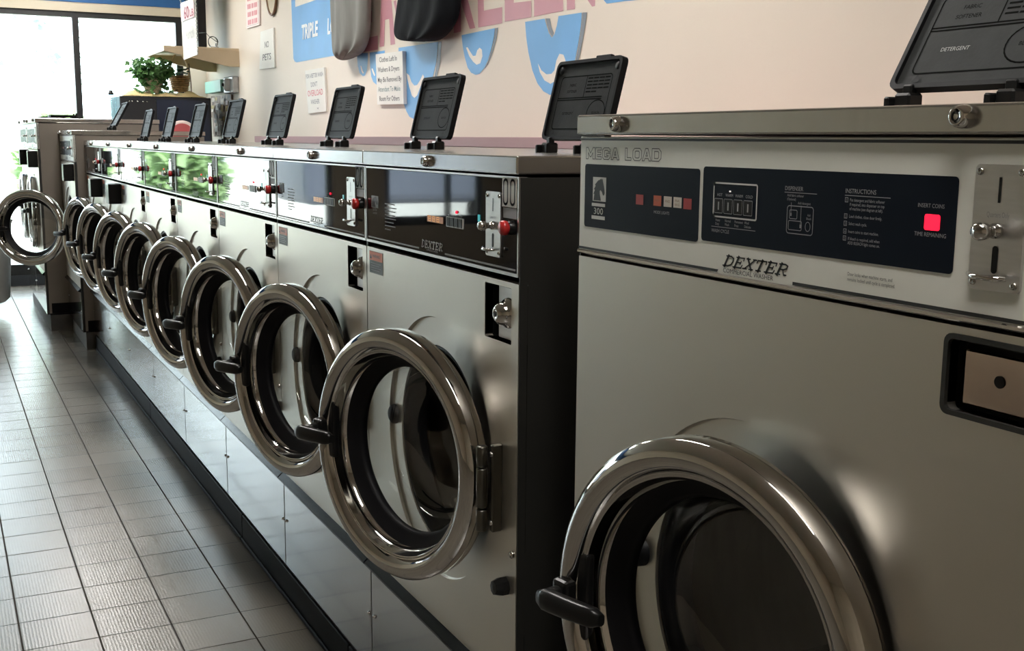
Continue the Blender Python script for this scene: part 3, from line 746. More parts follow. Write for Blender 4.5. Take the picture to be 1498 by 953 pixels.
def mur(name, m, shapes, dx=0.):
    b = MB()
    for s in shapes: wall_shape(b, s, XP-dx)
    o = b.build(name, m); o.parent = mural; o.matrix_parent_inverse = mural.matrix_basis.inverted(); return o
bpy.context.view_layer.update()
mur('lettering_panel', mur_blue, [[(424, -70), (426, 0), (428.2, 60), (429.2, 86), (431, 90), (434, 91.3), (460, 86.5), (493.6, 80.8), (522, 75.5), (522, -90)]])
mur('panel_inset', mur_white, [[(431.0, -60), (432, 10.3), (461.6, 0), (476, -5), (476, -80)]], .001)
def wall_text(name, body, u, v, u2, v2, h_px, m, shear=0., dx=.002, bold=0.):
    p0, p1 = PX(u, v, XP-dx), PX(u2, v2, XP-dx); ph = PX(u, v-h_px, XP-dx); H = ph.z-p0.z
    b = MB(); b.text(body, 0, 0, H, lambda a, c, d: (a, c, 0), shear=shear, bold=bold)
    xs = [q.co.x for q in b.bm.verts]; xa, xb = min(xs), max(xs); d = (p1-p0)
    for q in b.bm.verts:
        t = (q.co.x-xa)/(xb-xa); z = q.co.y
        q.co = p0+d*t+Vector((0, 0, z))
    o = b.build(name, m); return o
for nm, body, a in (('painted_word', 'TRIPLE', (441.5, 57.5, 465.3, 51.5, 21)), ('painted_word', 'LOAD', (479, 49.8, 503, 43.5, 23))):
    o = wall_text(nm, body, *a, mat('mural_bright', srgb(240, 244, 246), .5), shear=.12, bold=.004); o.parent = mural; o.matrix_parent_inverse = mural.matrix_basis.inverted()
LET = [
 ('E', [[(526, 77), (552.7, 72.4), (552.7, 52), (537.6, 55.5), (537.6, 33.8), (544.3, 32.5), (544.3, 15.7), (537.6, 17.2), (537.6, -8), (552, -12), (552, -32), (526, -26)]]),
 ('A', [[(555.1, 68.9), (561.8, 67.6), (563.2, 29), (569.3, 27.6), (571.4, 65.9), (578, 64.6), (572.6, 0), (569.5, -55), (561, -53), (557.5, 0)], ]),
 ('S', [[(579.2, 20), (583.5, 23.5), (588.5, 22), (591, 14), (590.5, 0), (585, -20), (586, -38), (590, -36), (593, -22), (600, -26), (596, -50), (586, -58), (579, -48), (577.5, -26), (583, 0), (583.5, 8), (580.5, 9), (579.5, 0), (575.8, 2)]]),
 ('K', [[(664, 48.5), (674.4, 46.2), (674.5, 4), (687.2, 42.5), (695.2, 41), (684.5, 0), (677, -22), (690, -60), (680, -58), (674.5, -38), (674.5, -56), (664, -54)]]),
 ('L', [[(699.6, 40.4), (734.7, 33.8), (734.7, 10.3), (708, 15.6), (707.5, 0), (707, -62), (698, -60)]]),
 ('E', [[(738.3, 31.8), (777.3, 25), (777.3, 1.2), (751.6, 4.0), (751.6, -20), (770, -23), (770, -40), (751.6, -38), (751.6, -52), (776, -58), (776, -74), (738, -66)]]),
 ('E', [[(781.2, 24.2), (823.9, 16), (823.9, -7), (794, -3), (794, -26), (814, -30), (814, -46), (794, -42), (794, -58), (822, -64), (822, -80), (781, -72)]]),
 ('N', [[(829.2, 14.9), (841, 13.3), (841, -28), (866, 9.7), (870.3, 8.8), (876, -86), (866, -84), (862.5, -30), (840, -80), (829, -78)]]),
]
for ch, sh in LET: mur('painted_letter', mur_pink, sh)
mur('painted_cap', mur_blue, [[(881, -20), (883, 0), (887.6, 5.3), (915, 1.5), (932, 0), (950, -6), (950, -25)]])
C3 = (6.805, 670, 0)
D1 = tr_([(35, 350), (45, 450), (65, 560), (95, 670), (130, 725), (175, 745), (215, 735), (260, 680), (300, 600), (335, 480), (360, 360), (368, 280)], *C3)
D2 = tr_([(668, 218), (680, 380), (700, 520), (740, 700), (790, 830), (850, 910), (915, 945), (1000, 930), (1100, 800), (1165, 600), (1195, 450), (1225, 250), (1232, 125), (1000, 160), (985, 250), (960, 340), (935, 375), (905, 330), (880, 250), (862, 185)], *C3)
D3 = [(583, 70), (583, 100), (586, 130), (591, 153), (594.6, 163), (599, 171), (605, 174), (612, 171), (622, 150), (632, 118), (638, 92), (641.3, 61.2)]
D4 = tr_([(848, 648), (850, 720), (858, 800), (880, 890), (920, 925), (945, 915), (968, 850), (978, 740), (980, 642)], 8.289, 420, 0)
D5 = [(540.8, 77), (541.5, 98), (543, 112), (546, 120), (552, 125), (560, 118), (563, 74)]
for s in (D1, D2, D3, D4, D5): mur('painted_drip', mur_blue, [s])
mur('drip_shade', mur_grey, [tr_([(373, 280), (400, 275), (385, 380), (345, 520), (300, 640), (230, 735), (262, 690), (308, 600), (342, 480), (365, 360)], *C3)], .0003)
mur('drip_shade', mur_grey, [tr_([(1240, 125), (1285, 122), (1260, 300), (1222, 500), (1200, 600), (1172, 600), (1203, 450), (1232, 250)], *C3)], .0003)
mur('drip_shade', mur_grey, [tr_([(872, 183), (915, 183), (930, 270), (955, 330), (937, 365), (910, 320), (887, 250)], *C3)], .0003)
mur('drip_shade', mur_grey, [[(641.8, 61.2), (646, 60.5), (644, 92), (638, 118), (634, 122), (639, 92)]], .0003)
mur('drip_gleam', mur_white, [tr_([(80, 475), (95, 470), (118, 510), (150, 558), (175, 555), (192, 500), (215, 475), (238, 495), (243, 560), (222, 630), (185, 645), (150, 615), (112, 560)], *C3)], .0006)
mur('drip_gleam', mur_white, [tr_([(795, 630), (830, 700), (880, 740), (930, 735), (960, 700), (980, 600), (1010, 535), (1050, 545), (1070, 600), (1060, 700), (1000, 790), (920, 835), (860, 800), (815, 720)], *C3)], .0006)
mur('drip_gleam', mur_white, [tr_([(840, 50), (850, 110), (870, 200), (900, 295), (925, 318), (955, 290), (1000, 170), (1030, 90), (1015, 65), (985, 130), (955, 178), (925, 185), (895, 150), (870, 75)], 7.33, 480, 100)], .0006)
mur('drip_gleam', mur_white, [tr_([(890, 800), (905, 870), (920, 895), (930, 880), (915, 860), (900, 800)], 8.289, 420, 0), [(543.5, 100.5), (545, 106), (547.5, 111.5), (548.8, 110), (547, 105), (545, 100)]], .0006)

# ------------------------------------------------------------------ sheets and signs on the wall
paper = mat('white_paper', srgb(238, 238, 232), .7, 0, .02, 5); paper_pink = mat('pink_paper', srgb(240, 224, 220), .7, 0, .02, 5)
pink_ink = mat('pink_ink', srgb(214, 128, 138), .6); faded_ink = mat('faded_ink', srgb(140, 142, 150), .6); dark_ink = mat('dark_ink', srgb(70, 72, 76), .6); sage_ink = mat('sage_ink', srgb(128, 150, 150), .6)
def sheet(name, corners, m, label, cat, group=None, th=.012):
    w = [PX(u, v, XW-th) for u, v in corners]      # tl, tr, br, bl
    b = MB(); q = [b.bm.verts.new(p) for p in w]; bk = [b.bm.verts.new(p+Vector((th-.0005, 0, 0))) for p in w]
    b.face([q[3], q[2], q[1], q[0]])
    for i in range(4): b.face([q[i], q[(i+1) % 4], bk[(i+1) % 4], bk[i]])
    o = b.build(name, m); tag(o, label, cat, group); return o, w
def on_sheet(o, w, rows, th=.0006):
    tl, tr, br, bl = w
    for body, a0, a1, b0, h, m in rows:
        b = MB(); b.text(body, 0, 0, 1, lambda a, c, d: (a, c, 0), bold=.01)
        xs = [v.co.x for v in b.bm.verts]; xa, xb = min(xs), max(xs)
        for v in b.bm.verts:
            s = a0+(a1-a0)*(v.co.x-xa)/(xb-xa); t = b0-h*v.co.y
            top = tl.lerp(tr, s); bot = bl.lerp(br, s); v.co = top.lerp(bot, t)-Vector((th, 0, 0))
        b.build('sign_text', m, o)
o, w = sheet('notice_sheet', [(381, 46.5), (399.5, 40.5), (401.5, 98.8), (379.5, 101.5)], paper, 'white NO PETS sheet taped to the wall above the washers', 'sign', 'paper notices on the wall')
on_sheet(o, w, [('NO', .36, .66, .46, .17, dark_ink), ('PETS', .22, .80, .78, .17, dark_ink)])
o, w = sheet('notice_sheet', [(446, 103.5), (474, 98.5), (477, 163), (451, 166)], paper, 'white sheet reading FOR A BETTER WASH, above the third dispenser lid', 'sign', 'paper notices on the wall', .012)
on_sheet(o, w, [('FOR A BETTER WASH', .04, .93, .19, .10, faded_ink), ("DON'T", .27, .62, .40, .11, faded_ink), ('OVERLOAD', .06, .88, .61, .14, pink_ink), ('WASHER', .2, .68, .80, .11, faded_ink), ('v', .52, .62, .93, .06, faded_ink)])
o, w = sheet('notice_board_sign', [(549.5, 79.5), (588.5, 74.5), (590.3, 152.3), (552, 153.2)], paper, 'white board reading Clothes Left In Washers and Dryers, over the blue drips', 'sign', 'paper notices on the wall', .02)
on_sheet(o, w, [('Clothes Left In', .14, .80, .165, .10, dark_ink), ('Washers & Dryers', .07, .88, .36, .10, dark_ink), ('May Be Removed By', .06, .95, .56, .10, dark_ink), ('Attendant To Make', .06, .90, .745, .10, sage_ink), ('Room For Others', .10, .86, .93, .10, dark_ink)])
o, w = sheet('notice_sheet', [(358.5, -22), (379, -28), (379.5, 36.3), (360.5, 42)], paper_pink, 'pink bordered sheet with pink block lettering, above the shelf end', 'sign', 'paper notices on the wall', .012)
b = MB(); tl, tr, br, bl = w
for r0 in (.10, .28, .46, .64, .82):
    for s0, s1 in ((.14, .40), (.44, .60), (.64, .86)):
        for c0 in range(3):
            a0 = s0+(s1-s0)*c0/3; a1 = a0+(s1-s0)/3*.72
            b.poly([tl.lerp(tr, a).lerp(bl.lerp(br, a), t)-Vector((.0006, 0, 0)) for a, t in ((a0, r0+.11), (a1, r0+.11), (a1, r0), (a0, r0))])
b.build('sign_text', pink_ink, o)
b = MB()
for a0, a1, t0, t1 in ((.05, .95, .955, .962), (.93, .95, 0, .96)): b.poly([tl.lerp(tr, a).lerp(bl.lerp(br, a), t)-Vector((.0006, 0, 0)) for a, t in ((a0, t1), (a1, t1), (a1, t0), (a0, t0))])
b.build('sign_border', faded_ink, o)
# oval wooden plaque, only its lower end in the picture
pc = PX(397.5, -16, XW-.012); b = MB()
n = 40; ring = []
b.plate([(.125*math.cos(2*PI*k/n), .165*math.sin(2*PI*k/n)) for k in range(n)], [], lambda a, c, d: (XW-.014+d, pc.y-a, pc.z+c), .014)
o = b.build('oval_plaque', mat('plaque_tan', srgb(206, 192, 160), .4)); tag(o, 'oval tan plaque with brown edge high on the wall beside the blue painted panel', 'plaque')
b = MB(); b.tube([(pc.x-.002, pc.y-.127*math.cos(2*PI*k/n), pc.z+.167*math.sin(2*PI*k/n)) for k in range(n)], .009, 8, closed=True); b.build('plaque_rim', mat('plaque_rim', (.20, .10, .045), .35), o)

# ------------------------------------------------------------------ laundry bags
def bag(name, pts_px, X, m, label, depth=.06, folds=(), seed=1):
    rnd = random.Random(seed)
    L = [PX(u, v, X) for u, v in pts_px]      # alternating left/right outline rows, top to bottom: (uL, vL), (uR, vR)
    rows = [(L[i], L[i+1]) for i in range(0, len(L), 2)]
    b = MB(); n = 64; rings = []; R = len(rows)
    ph = [rnd.random()*6.28 for _ in range(4)]
    for i, (a, c) in enumerate(rows):
        ring = []; mid = (a+c)/2; half = (c-a)/2; dd = depth*min(1, half.length/.12)
        t = i/(R-1)
        for k in range(n):
            an = 2*PI*k/n; ca, sa = math.cos(an), math.sin(an)
            fold = .20*math.sin(4*an+ph[0]+1.5*t)+.15*math.sin(7*an+ph[1]-2.5*t)+.10*math.sin(11*an+ph[2]+4*t)
            rr = 1+fold*(.4+.6*t)*(.35+.65*abs(sa))
            p = mid+half*(-ca)+Vector((-1, 0, 0))*sa*dd*rr
            p.x = min(p.x, XW-.004)
            ring.append(b.bm.verts.new(p))
        rings.append(ring)
    for A, B in zip(rings, rings[1:]):
        for k in range(n): b.face([A[k], A[(k+1) % n], B[(k+1) % n], B[k]], True)
    b.face(rings[-1]); b.face(list(reversed(rings[0])))
    o = b.build(name, m); tag(o, label, 'laundry bag', 'laundry bags hanging on the wall')
    top = (rows[1][0]+rows[1][1])/2; tie = MB()
    tie.tube([(top.x+.030*math.cos(2*PI*j/16), top.y+.045*math.sin(2*PI*j/16), top.z) for j in range(16)], .006, 6, closed=True)
    tie.tube([top+Vector((0, .045, 0)), top+Vector((.03, .05, .10)), top+Vector((.045, .0, .19)), top+Vector((.03, -.05, .10)), top+Vector((0, -.045, 0))], .005, 6)
    tie.build('drawstring', mat('cord_white', (.6, .58, .52), .7), o)
    hk = MB(); hk.tube([(XW-.002, top.y, top.z+.20), (XW-.03, top.y, top.z+.20), (XW-.045, top.y, top.z+.19), (XW-.045, top.y, top.z+.175), (XW-.03, top.y, top.z+.165)], .005, 8); hk.build('wall_hook', darksteel, o)
    md = o.modifiers.new('s', 'SUBSURF'); md.levels = 1; md.render_levels = 2
    return o
bag_grey = mat('grey_bag_cloth', (.20, .20, .185), .8, 0, .22, 9, (1, 1, .25), bump=.3, bscale=25)
bag_blk = mat('black_bag_cloth', (.005, .006, .008), .8, 0, .3, 9, (1, 1, .3), bump=.25, bscale=20, spec=.12)
bag('laundry_bag', [(503, -128), (523, -130), (508, -112), (519, -113.5), (503, -98), (524, -101), (493, -72), (533, -76), (487, -45), (538, -50), (485.5, -15), (540, -18), (487.5, 15), (539, 12), (489, 45), (538.5, 40), (491, 65), (535, 62), (493.5, 79), (527, 76), (497.5, 86), (512, 83), (500.5, 89), (504.5, 87.8)], 1.285, bag_grey, 'grey drawstring laundry bag hanging on the wall beside the blue painted panel', seed=3)
bag('laundry_bag', [(618, -140), (640, -142), (622, -124), (636, -125.5), (612, -108), (648, -112), (600, -80), (660, -88), (593, -55), (671, -62), (589.5, -20), (673, -25), (585.5, 8), (671, 5), (582, 34), (667, 28), (581.3, 48), (655, 46), (585, 55.5), (645, 55), (593, 60), (633, 59), (603, 61), (622, 60)], 1.285, bag_blk, 'black laundry bag hanging on the wall over the pink lettering', seed=5)

# ------------------------------------------------------------------ window corner: shelf, television, cabinet, plants ...
tan_m = mat('shelf_tan', srgb(196, 178, 150), .5, 0, .04, 6)
shelf = empty('wall_shelf', (XW, 8.9, 1.8)); tag(shelf, 'tan wall shelf on the right wall by the window', 'shelf')
bpy.context.view_layer.update()
def sub(b, name, m, root):
    o = b.build(name, m); o.parent = root; o.matrix_parent_inverse = root.matrix_basis.inverted(); return o
zt_ = 1.866
b = MB(); b.box(.80, XW, 8.72, 9.6, zt_-.02, zt_, .002, 1); sub(b, 'shelf_board', tan_m, shelf)
for y0, y1 in ((8.715, 8.74), (9.5, 9.52)):
    b = MB(); P = [(XW, zt_-.02), (.80, zt_-.02), (.80, zt_-.038), (1.27, zt_-.135), (XW, zt_-.135)]
    b.plate([(x, z) for x, z in reversed(P)], [], lambda a, c, d: (a, y0+d, c), y1-y0, True); sub(b, 'shelf_bracket', tan_m, shelf)
b = MB(); b.box(.80, .812, 8.742, 9.498, zt_-.038, zt_-.02); sub(b, 'shelf_lip', tan_m, shelf)
# television seen from behind its edge
tv = empty('television', (1.0, 9.1, zt_)); tag(tv, 'black television on the tan wall shelf, seen edge on', 'television'); bpy.context.view_layer.update()
A = [PY(u, v, 9.0) for u, v in ((290, -60), (293, -60), (303.5, 71), (291, 71))]
b = MB(); xa, xb = PY(290.5, 70, 8.98).x, PY(303, 70, 8.98).x; b.box(xa, xb, 8.98, 9.45, zt_+.02, zt_+.62, .006, 2); sub(b, 'screen_body', blk, tv)
b = MB(); b.box(xa-.003, xa-.0002, 8.995, 9.435, zt_+.06, zt_+.60); sub(b, 'screen', mat('dark_screen', (.006, .007, .009), .08), tv)
b = MB(); b.box(xa-.03, xb+.03, 9.05, 9.38, zt_, zt_+.012, .004, 1); b.box(xa+.02, xb-.02, 9.18, 9.24, zt_+.01, zt_+.022); sub(b, 'stand', blk, tv)
# cable coil and small clip on the shelf
cb = PY(311.5, 58, 8.80); b = MB(); pts = []
for k in range(70):
    a = 2*PI*k/23; r = .038+.002*math.sin(k*.5); pts.append((cb.x+r*math.cos(a), 8.80+.012*math.sin(k*.3), zt_+.0445+r*1.07*math.sin(a)))
pts += [(cb.x-.03, 8.81, zt_+.09), (cb.x-.045, 8.83, zt_+.115), (cb.x-.07, 8.95, zt_+.12)]
b.tube(pts, .0022, 6); tag(b.build('cable_coil', blk), 'coiled black cable standing on the tan shelf by the television', 'cable')
b = MB(); b.box(1.145, 1.205, 8.74, 8.80, zt_, zt_+.008, .002, 1); b.box(1.19, 1.198, 8.75, 8.79, zt_+.008, zt_+.035, .001, 1); tag(b.build('cable_clip', darksteel), 'small dark bracket lying at the near end of the tan shelf', 'bracket')
# hanging price sign with chains
Ys = 8.35
c4 = [PY(u, v, Ys) for u, v in ((264.3, 4.5), (285, -3.5), (288.5, 80), (268.8, 87.5))]
c4[1].y = c4[2].y = Ys-.35; c4[1] = PY(285, -3.5, Ys-.35); c4[2] = PY(288.5, 80, Ys-.35)
sg = empty('hanging_sign', c4[0]); tag(sg, 'white hanging sign reading 60 LB, hung on chains by the window', 'sign'); bpy.context.view_layer.update()
b = MB(); nrm = (c4[1]-c4[0]).cross(c4[3]-c4[0]).normalized()*.006
q = [b.bm.verts.new(p) for p in c4]; q2 = [b.bm.verts.new(p+nrm) for p in c4]
b.face([q[0], q[3], q[2], q[1]]); b.face(q2)
for i in range(4): b.face([q[i], q[(i+1) % 4], q2[(i+1) % 4], q2[i]])
board = sub(b, 'sign_board', paper, sg)
fdir = nrm.normalized()*(-1 if nrm.dot(Vector((0, -1, 0))) < 0 else 1)
off = fdir*.0075 if fdir.dot(CAM-c4[0]) > 0 else -fdir*.0015
def on_board(name, body, a0, a1, b0, h, m):
    b = MB(); b.text(body, 0, 0, 1, lambda a, c, d: (a, c, 0), bold=.015)
    xs = [v.co.x for v in b.bm.verts]; xa, xb = min(xs), max(xs)
    for v in b.bm.verts:
        s = a0+(a1-a0)*(v.co.x-xa)/(xb-xa); t = b0-h*v.co.y
        v.co = c4[0].lerp(c4[1], s).lerp(c4[3].lerp(c4[2], s), t)+off
    return sub(b, name, m, sg)
b = MB(); b.poly([c4[0].lerp(c4[1], s).lerp(c4[3].lerp(c4[2], s), t)+off*.8 for s, t in ((.03, .33), (.97, .33), (.97, .02), (.03, .02))]); sub(b, 'pink_band', mat('sign_pink', srgb(244, 214, 214), .6), sg)
on_board('sign_number', '60', .26, .62, .31, .22, mat('plum_ink', srgb(150, 74, 92), .6)); on_board('sign_unit', 'LB', .68, .93, .30, .13, mat('plum_ink', (.3, .07, .1), .6))
on_board('sign_text', 'WASHER', .12, .92, .68, .22, mat('pale_ink', srgb(208, 208, 204), .7)); on_board('sign_text', 'LOADS', .10, .62, .86, .08, mat('rose_ink', srgb(222, 198, 192), .7))
b = MB()
for p in (c4[0], c4[1]):
    for k in range(40):
        z = p.z+.012*k; 
        pts = [(p.x+.004*math.cos(2*PI*j/8)*(k % 2), p.y+.004*math.cos(2*PI*j/8)*(1-k % 2), z+.009*math.sin(2*PI*j/8)) for j in range(8)]
        b.tube(pts, .0013, 4, closed=True)
pr = c4[1].lerp(c4[2], 0)
for k in range(26):
    p = c4[1].lerp(c4[2], k/27)+(c4[1]-c4[0])*.05; pts = [(p.x+.005*math.cos(2*PI*j/8)*(k % 2), p.y+.005*math.cos(2*PI*j/8)*(1-k % 2), p.z+.009*math.sin(2*PI*j/8)) for j in range(8)]
    b.tube(pts, .0014, 4, closed=True)
sub(b, 'chain', darksteel, sg)
# navy machine cabinet in the corner
cab = empty('dark_cabinet', (.87, 9.1, 0)); tag(cab, 'dark navy cabinet in the window corner with plants on top', 'cabinet'); bpy.context.view_layer.update()
zc_ = 1.508
navy = mat('navy_panel', (.010, .018, .045), .35, 0, .1, 4); dkcab = mat('cabinet_black', (.012, .013, .016), .4)
b = MB(); b.box(.53, 1.215, 9.12, 9.62, 0, zc_, .004, 1); sub(b, 'body', dkcab, cab)
b = MB(); b.box(.80, 1.20, 9.112, 9.119, .85, zc_-.02, .002, 1); sub(b, 'front_panel', navy, cab)
b = MB(); b.box(.535, .79, 9.113, 9.119, .85, zc_-.02, .002, 1); fp = sub(b, 'side_panel', dkcab, cab)
b = MB()
for x in (.60, .62, .66, .70, .73): b.lathe([(.006, 9.112), (.005, 9.109), (.0001, 9.108)], (x, 0, zc_-.04), n=8)
sub(b, 'screw', darksteel, cab)
# red and white round thing on the machine tops
b = MB(); b.lathe([(.115, 0), (.115, -.006), (.10, -.012), (.0001, -.014)], (.958, 8.985, 1.215), n=40); o = b.build('round_sign', mat('round_white', srgb(232, 214, 210), .5)); tag(o, 'small round red and white sign leaning behind the machine tops', 'sign')
b = MB(); b.lathe([(.092, -.0135), (.0001, -.0155)], (.958, 8.985, 1.215), n=40); b.build('red_disc', mat('soft_red', srgb(205, 96, 100), .5), o)
b = MB(); b.box(.92, 1.0, 8.975, 9.0, 0, 1.12); b.build('stand', darksteel, o)
# cloth
b = MB(); n = 26
cl = bmesh.ops.create_grid(b.bm, x_segments=n, y_segments=14, size=.5)
rnd = random.Random(4)
for v in b.bm.verts:
    x, y = v.co.x, v.co.y
    X = .87+x*.62; Y = 9.355+y*.46
    q = noise.noise(Vector((x*7.3, y*5.1, 1.7)))+.6*noise.noise(Vector((x*17, y*13, 4.2)))
    edge = min(1, (.5-abs(x))/.10, (.5-abs(y))/.10)
    z = zc_+.005+max(0, edge)*(.022+.030*max(-.5, q))
    v.co = (X, Y, z)
for f in b.bm.faces: f.smooth = True
o = b.build('table_cloth', mat('cream_cloth', srgb(226, 204, 150), .8, 0, .12, 10)); tag(o, 'crumpled cream cloth spread on top of the dark cabinet', 'cloth')
o.modifiers.new('t', 'SOLIDIFY').thickness = .003
# plant in a woven pot, and a wicker basket
wick = mat('wicker', (.42, .25, .11), .6, 0, .35, 60, bump=.4, bscale=90); wick2 = mat('pale_pot', (.55, .45, .32), .6, 0, .4, 45, bump=.3, bscale=60)
def leaf_mat(name, c, var=.4, scale=25):
    m = bpy.data.materials.new(name); m.use_nodes = True; nt = m.node_tree; L = nt.links; b = nt.nodes['Principled BSDF']; out = nt.nodes['Material Output']
    nz = nd(nt, 'ShaderNodeTexNoise'); nz.inputs['Scale'].default_value = scale
    cr = nd(nt, 'ShaderNodeValToRGB'); cr.color_ramp.elements[0].color = (*[x*(1-var) for x in c], 1); cr.color_ramp.elements[1].color = (*[min(1, x*(1+var)) for x in c], 1)
    L.new(nz.outputs['Fac'], cr.inputs['Fac']); L.new(cr.outputs[0], b.inputs['Base Color']); b.inputs['Roughness'].default_value = .5
    t = nd(nt, 'ShaderNodeBsdfTranslucent'); L.new(cr.outputs[0], t.inputs[0]); mx = nd(nt, 'ShaderNodeMixShader'); mx.inputs[0].default_value = .4
    L.new(b.outputs[0], mx.inputs[1]); L.new(t.outputs[0], mx.inputs[2]); L.new(mx.outputs[0], out.inputs[0]); return m
green = leaf_mat('ivy_leaf', (.11, .24, .08)); green_d = leaf_mat('dark_leaf', (.03, .075, .04))
def basket(b, c, r0, r1, h, turns=9):
    for k in range(turns):
        t = k/(turns-1); r = r0+(r1-r0)*t; z = c[2]+.008+h*t
        b.tube([((c[0]+(r+.003*math.sin(10*2*PI*j/40+PI*(k % 2)))*math.cos(2*PI*j/40)), c[1]+(r+.003*math.sin(10*2*PI*j/40+PI*(k % 2)))*math.sin(2*PI*j/40), z) for j in range(40)], h/turns*.55, 6, closed=True)
    b.lathe([(.0001, c[2]+.004), (r0, c[2]+.004), (r1-.006, c[2]+h)], (c[0], c[1], 0), 'z', 24)
pc = (.80, 9.25, zc_+.03); pl = empty('potted_ivy', pc); tag(pl, 'leafy green ivy in a pale woven pot on top of the dark cabinet', 'plant'); bpy.context.view_layer.update()
b = MB(); basket(b, pc, .055, .075, .10); sub(b, 'pot', wick2, pl)
b = MB(); rnd = random.Random(11); stems = MB()
def leaf(b, p, d, s, nrm):
    d = d.normalized(); w = d.cross(nrm).normalized(); nn = w.cross(d)
    P = [(0, 0, 0), (.30, .42, .05), (.55, .50, .03), (.62, .30, .02), (1.0, 0, -.10), (.62, -.30, .02), (.55, -.50, .03), (.30, -.42, .05)]
    c = b.bm.verts.new(p+d*s*.5+nn*s*-.04); vs = [b.bm.verts.new(p+d*s*a+w*s*q*.9+nn*s*e) for a, q, e in P]
    for i in range(8): b.face([c, vs[i], vs[(i+1) % 8]], True)
for k in range(64):
    a = rnd.uniform(0, 2*PI); L = rnd.uniform(.07, .155); up_ = rnd.uniform(-.35, 1.0)
    hang = up_ < 0
    p0 = Vector((pc[0]+.05*math.cos(a), pc[1]+.05*math.sin(a), pc[2]+.10)); pts = []
    out = Vector((math.cos(a)*(1 if hang else .75), math.sin(a)*.8, 0))
    for i in range(6):
        t = i/5; z = (.09*up_*t+.04*t) if not hang else (.05*t-.17*t*t)
        pts.append(p0+out*L*(t if not hang else .55*t+.1)+Vector((0, 0, z*1.25)))
    stems.tube(pts, .002, 4)
    for i in range(1, 6):
        for q in range(2):
            d = Vector((rnd.gauss(0, 1), rnd.gauss(0, 1)-.4, rnd.gauss(0, .6)-.2)); leaf(b, pts[i], d, rnd.uniform(.035, .062), Vector((rnd.gauss(0, .4), -.6, 1)))
fo = sub(b, 'foliage', green, pl); sub(stems, 'stem', green_d, pl)
bc = (1.025, 9.36, zc_+.05); bk = empty('wicker_basket', bc); tag(bk, 'brown wicker basket with tall handle beside the ivy', 'basket'); bpy.context.view_layer.update()
b = MB(); basket(b, bc, .055, .078, .11, 8); sub(b, 'basket_body', wick, bk)
b = MB()
for dy in (-.012, .012): b.tube([(bc[0]+.074*math.cos(PI*j/14), bc[1]+dy, bc[2]+.10+.20*math.sin(PI*j/14)) for j in range(15)], .005, 6)
sub(b, 'basket_handle', mat('cane', (.60, .42, .22), .5), bk)
b = MB()
for k in range(26):
    a = rnd.uniform(0, 2*PI); p = Vector((bc[0]+.05*math.cos(a), bc[1]+.05*math.sin(a), bc[2]+.12+rnd.uniform(0, .07))); leaf(b, p, Vector((math.cos(a), math.sin(a), rnd.uniform(0, .8))), rnd.uniform(.03, .05), Vector((0, -.5, 1)))
sub(b, 'greenery', green_d, bk)
# water jug left of the cabinet, standing on a narrow stand
jr = PY(163, 155, 9.3); b = MB(); zj = 1.32
jug = empty('water_jug', (jr.x, 9.3, zj)); tag(jug, 'clear blue water jug with black cap beside the dark cabinet', 'bottle'); bpy.context.view_layer.update()
b.lathe([(.0001, zj+.002), (.040, zj+.002), (.044, zj+.01), (.044, zj+.16), (.040, zj+.185), (.020, zj+.195), (.018, zj+.205)], (jr.x, 9.3, 0), 'z', 28); sub(b, 'jug_body', glass_mat('jug_plastic', (.72, .84, .88), .12, .7), jug)
b = MB(); b.lathe([(.021, zj+.20), (.021, zj+.215), (.014, zj+.22), (.014, zj+.235), (.0001, zj+.236)], (jr.x, 9.3, 0), 'z', 20); sub(b, 'cap', blk, jug)
b = MB(); b.box(jr.x-.08, .525, 9.2, 9.4, 0, zj, .004, 1); o = b.build('narrow_stand', beige_side); tag(o, 'narrow taupe stand under the water jug, behind the tall washers', 'stand')
# wall items
o, w = sheet('notice_board', [(308.5, 141), (338, 138), (341, 197), (312, 200)], mat('collage', (.28, .20, .16), .6, 0, .9, 16), 'pinboard covered in overlapping papers and photos, beside the dark cabinet', 'board', th=.015)
tl, tr, br, bl = w; rnd = random.Random(2)
for k in range(34):
    s0, t0 = rnd.uniform(.02, .8), rnd.uniform(.02, .85); sw, tw = rnd.uniform(.08, .2), rnd.uniform(.06, .16)
    b = MB(); b.poly([tl.lerp(tr, a).lerp(bl.lerp(br, a), t)-Vector((.001+.0004*k, 0, 0)) for a, t in ((s0, t0+tw), (s0+sw, t0+tw+.02), (s0+sw+.02, t0), (s0+.02, t0))])
    b.build('pinned_paper', mat('snap_%d' % (k % 5), ((.55, .47, .40), (.20, .12, .08), (.42, .30, .12), (.10, .08, .08), (.62, .55, .55))[k % 5], .5, 0, .5, 30), o)
p = PX(308.5, 121, XW-.01); q = PX(333, 134, XW-.01); p2 = PX(331, 114, XW)
b = MB(); b.box(XW-.06, XW, q.y+.02, p.y, q.z, p2.z-.015, .004, 2); o = b.build('mint_box', mat('mint_green', srgb(150, 208, 190), .45)); tag(o, 'pale mint green box mounted on the wall under the shelf', 'box')
p = PX(335, 114, XW); q = PX(350, 136, XW)
ds = empty('soap_dispenser', (XW, (p.y+q.y)/2, q.z)); tag(ds, 'clear grey plastic dispenser mounted on the wall beside the mint box', 'dispenser'); bpy.context.view_layer.update()
b = MB(); b.box(XW-.05, XW, q.y, p.y-.02, q.z, p.z, .01, 3); sub(b, 'housing', mat('smoky_plastic', (.38, .39, .39), .2, 0, .2, 14), ds)
cy, czz = (q.y+p.y)/2-.03, (q.z+p.z)/2
b = MB(); b.lathe([(.05, -.05), (.05, -.07), (.035, -.085), (.0001, -.09)], (XW, cy, czz), 'x', 24); sub(b, 'dial', mat('pale_plastic', (.55, .56, .55), .2), ds)
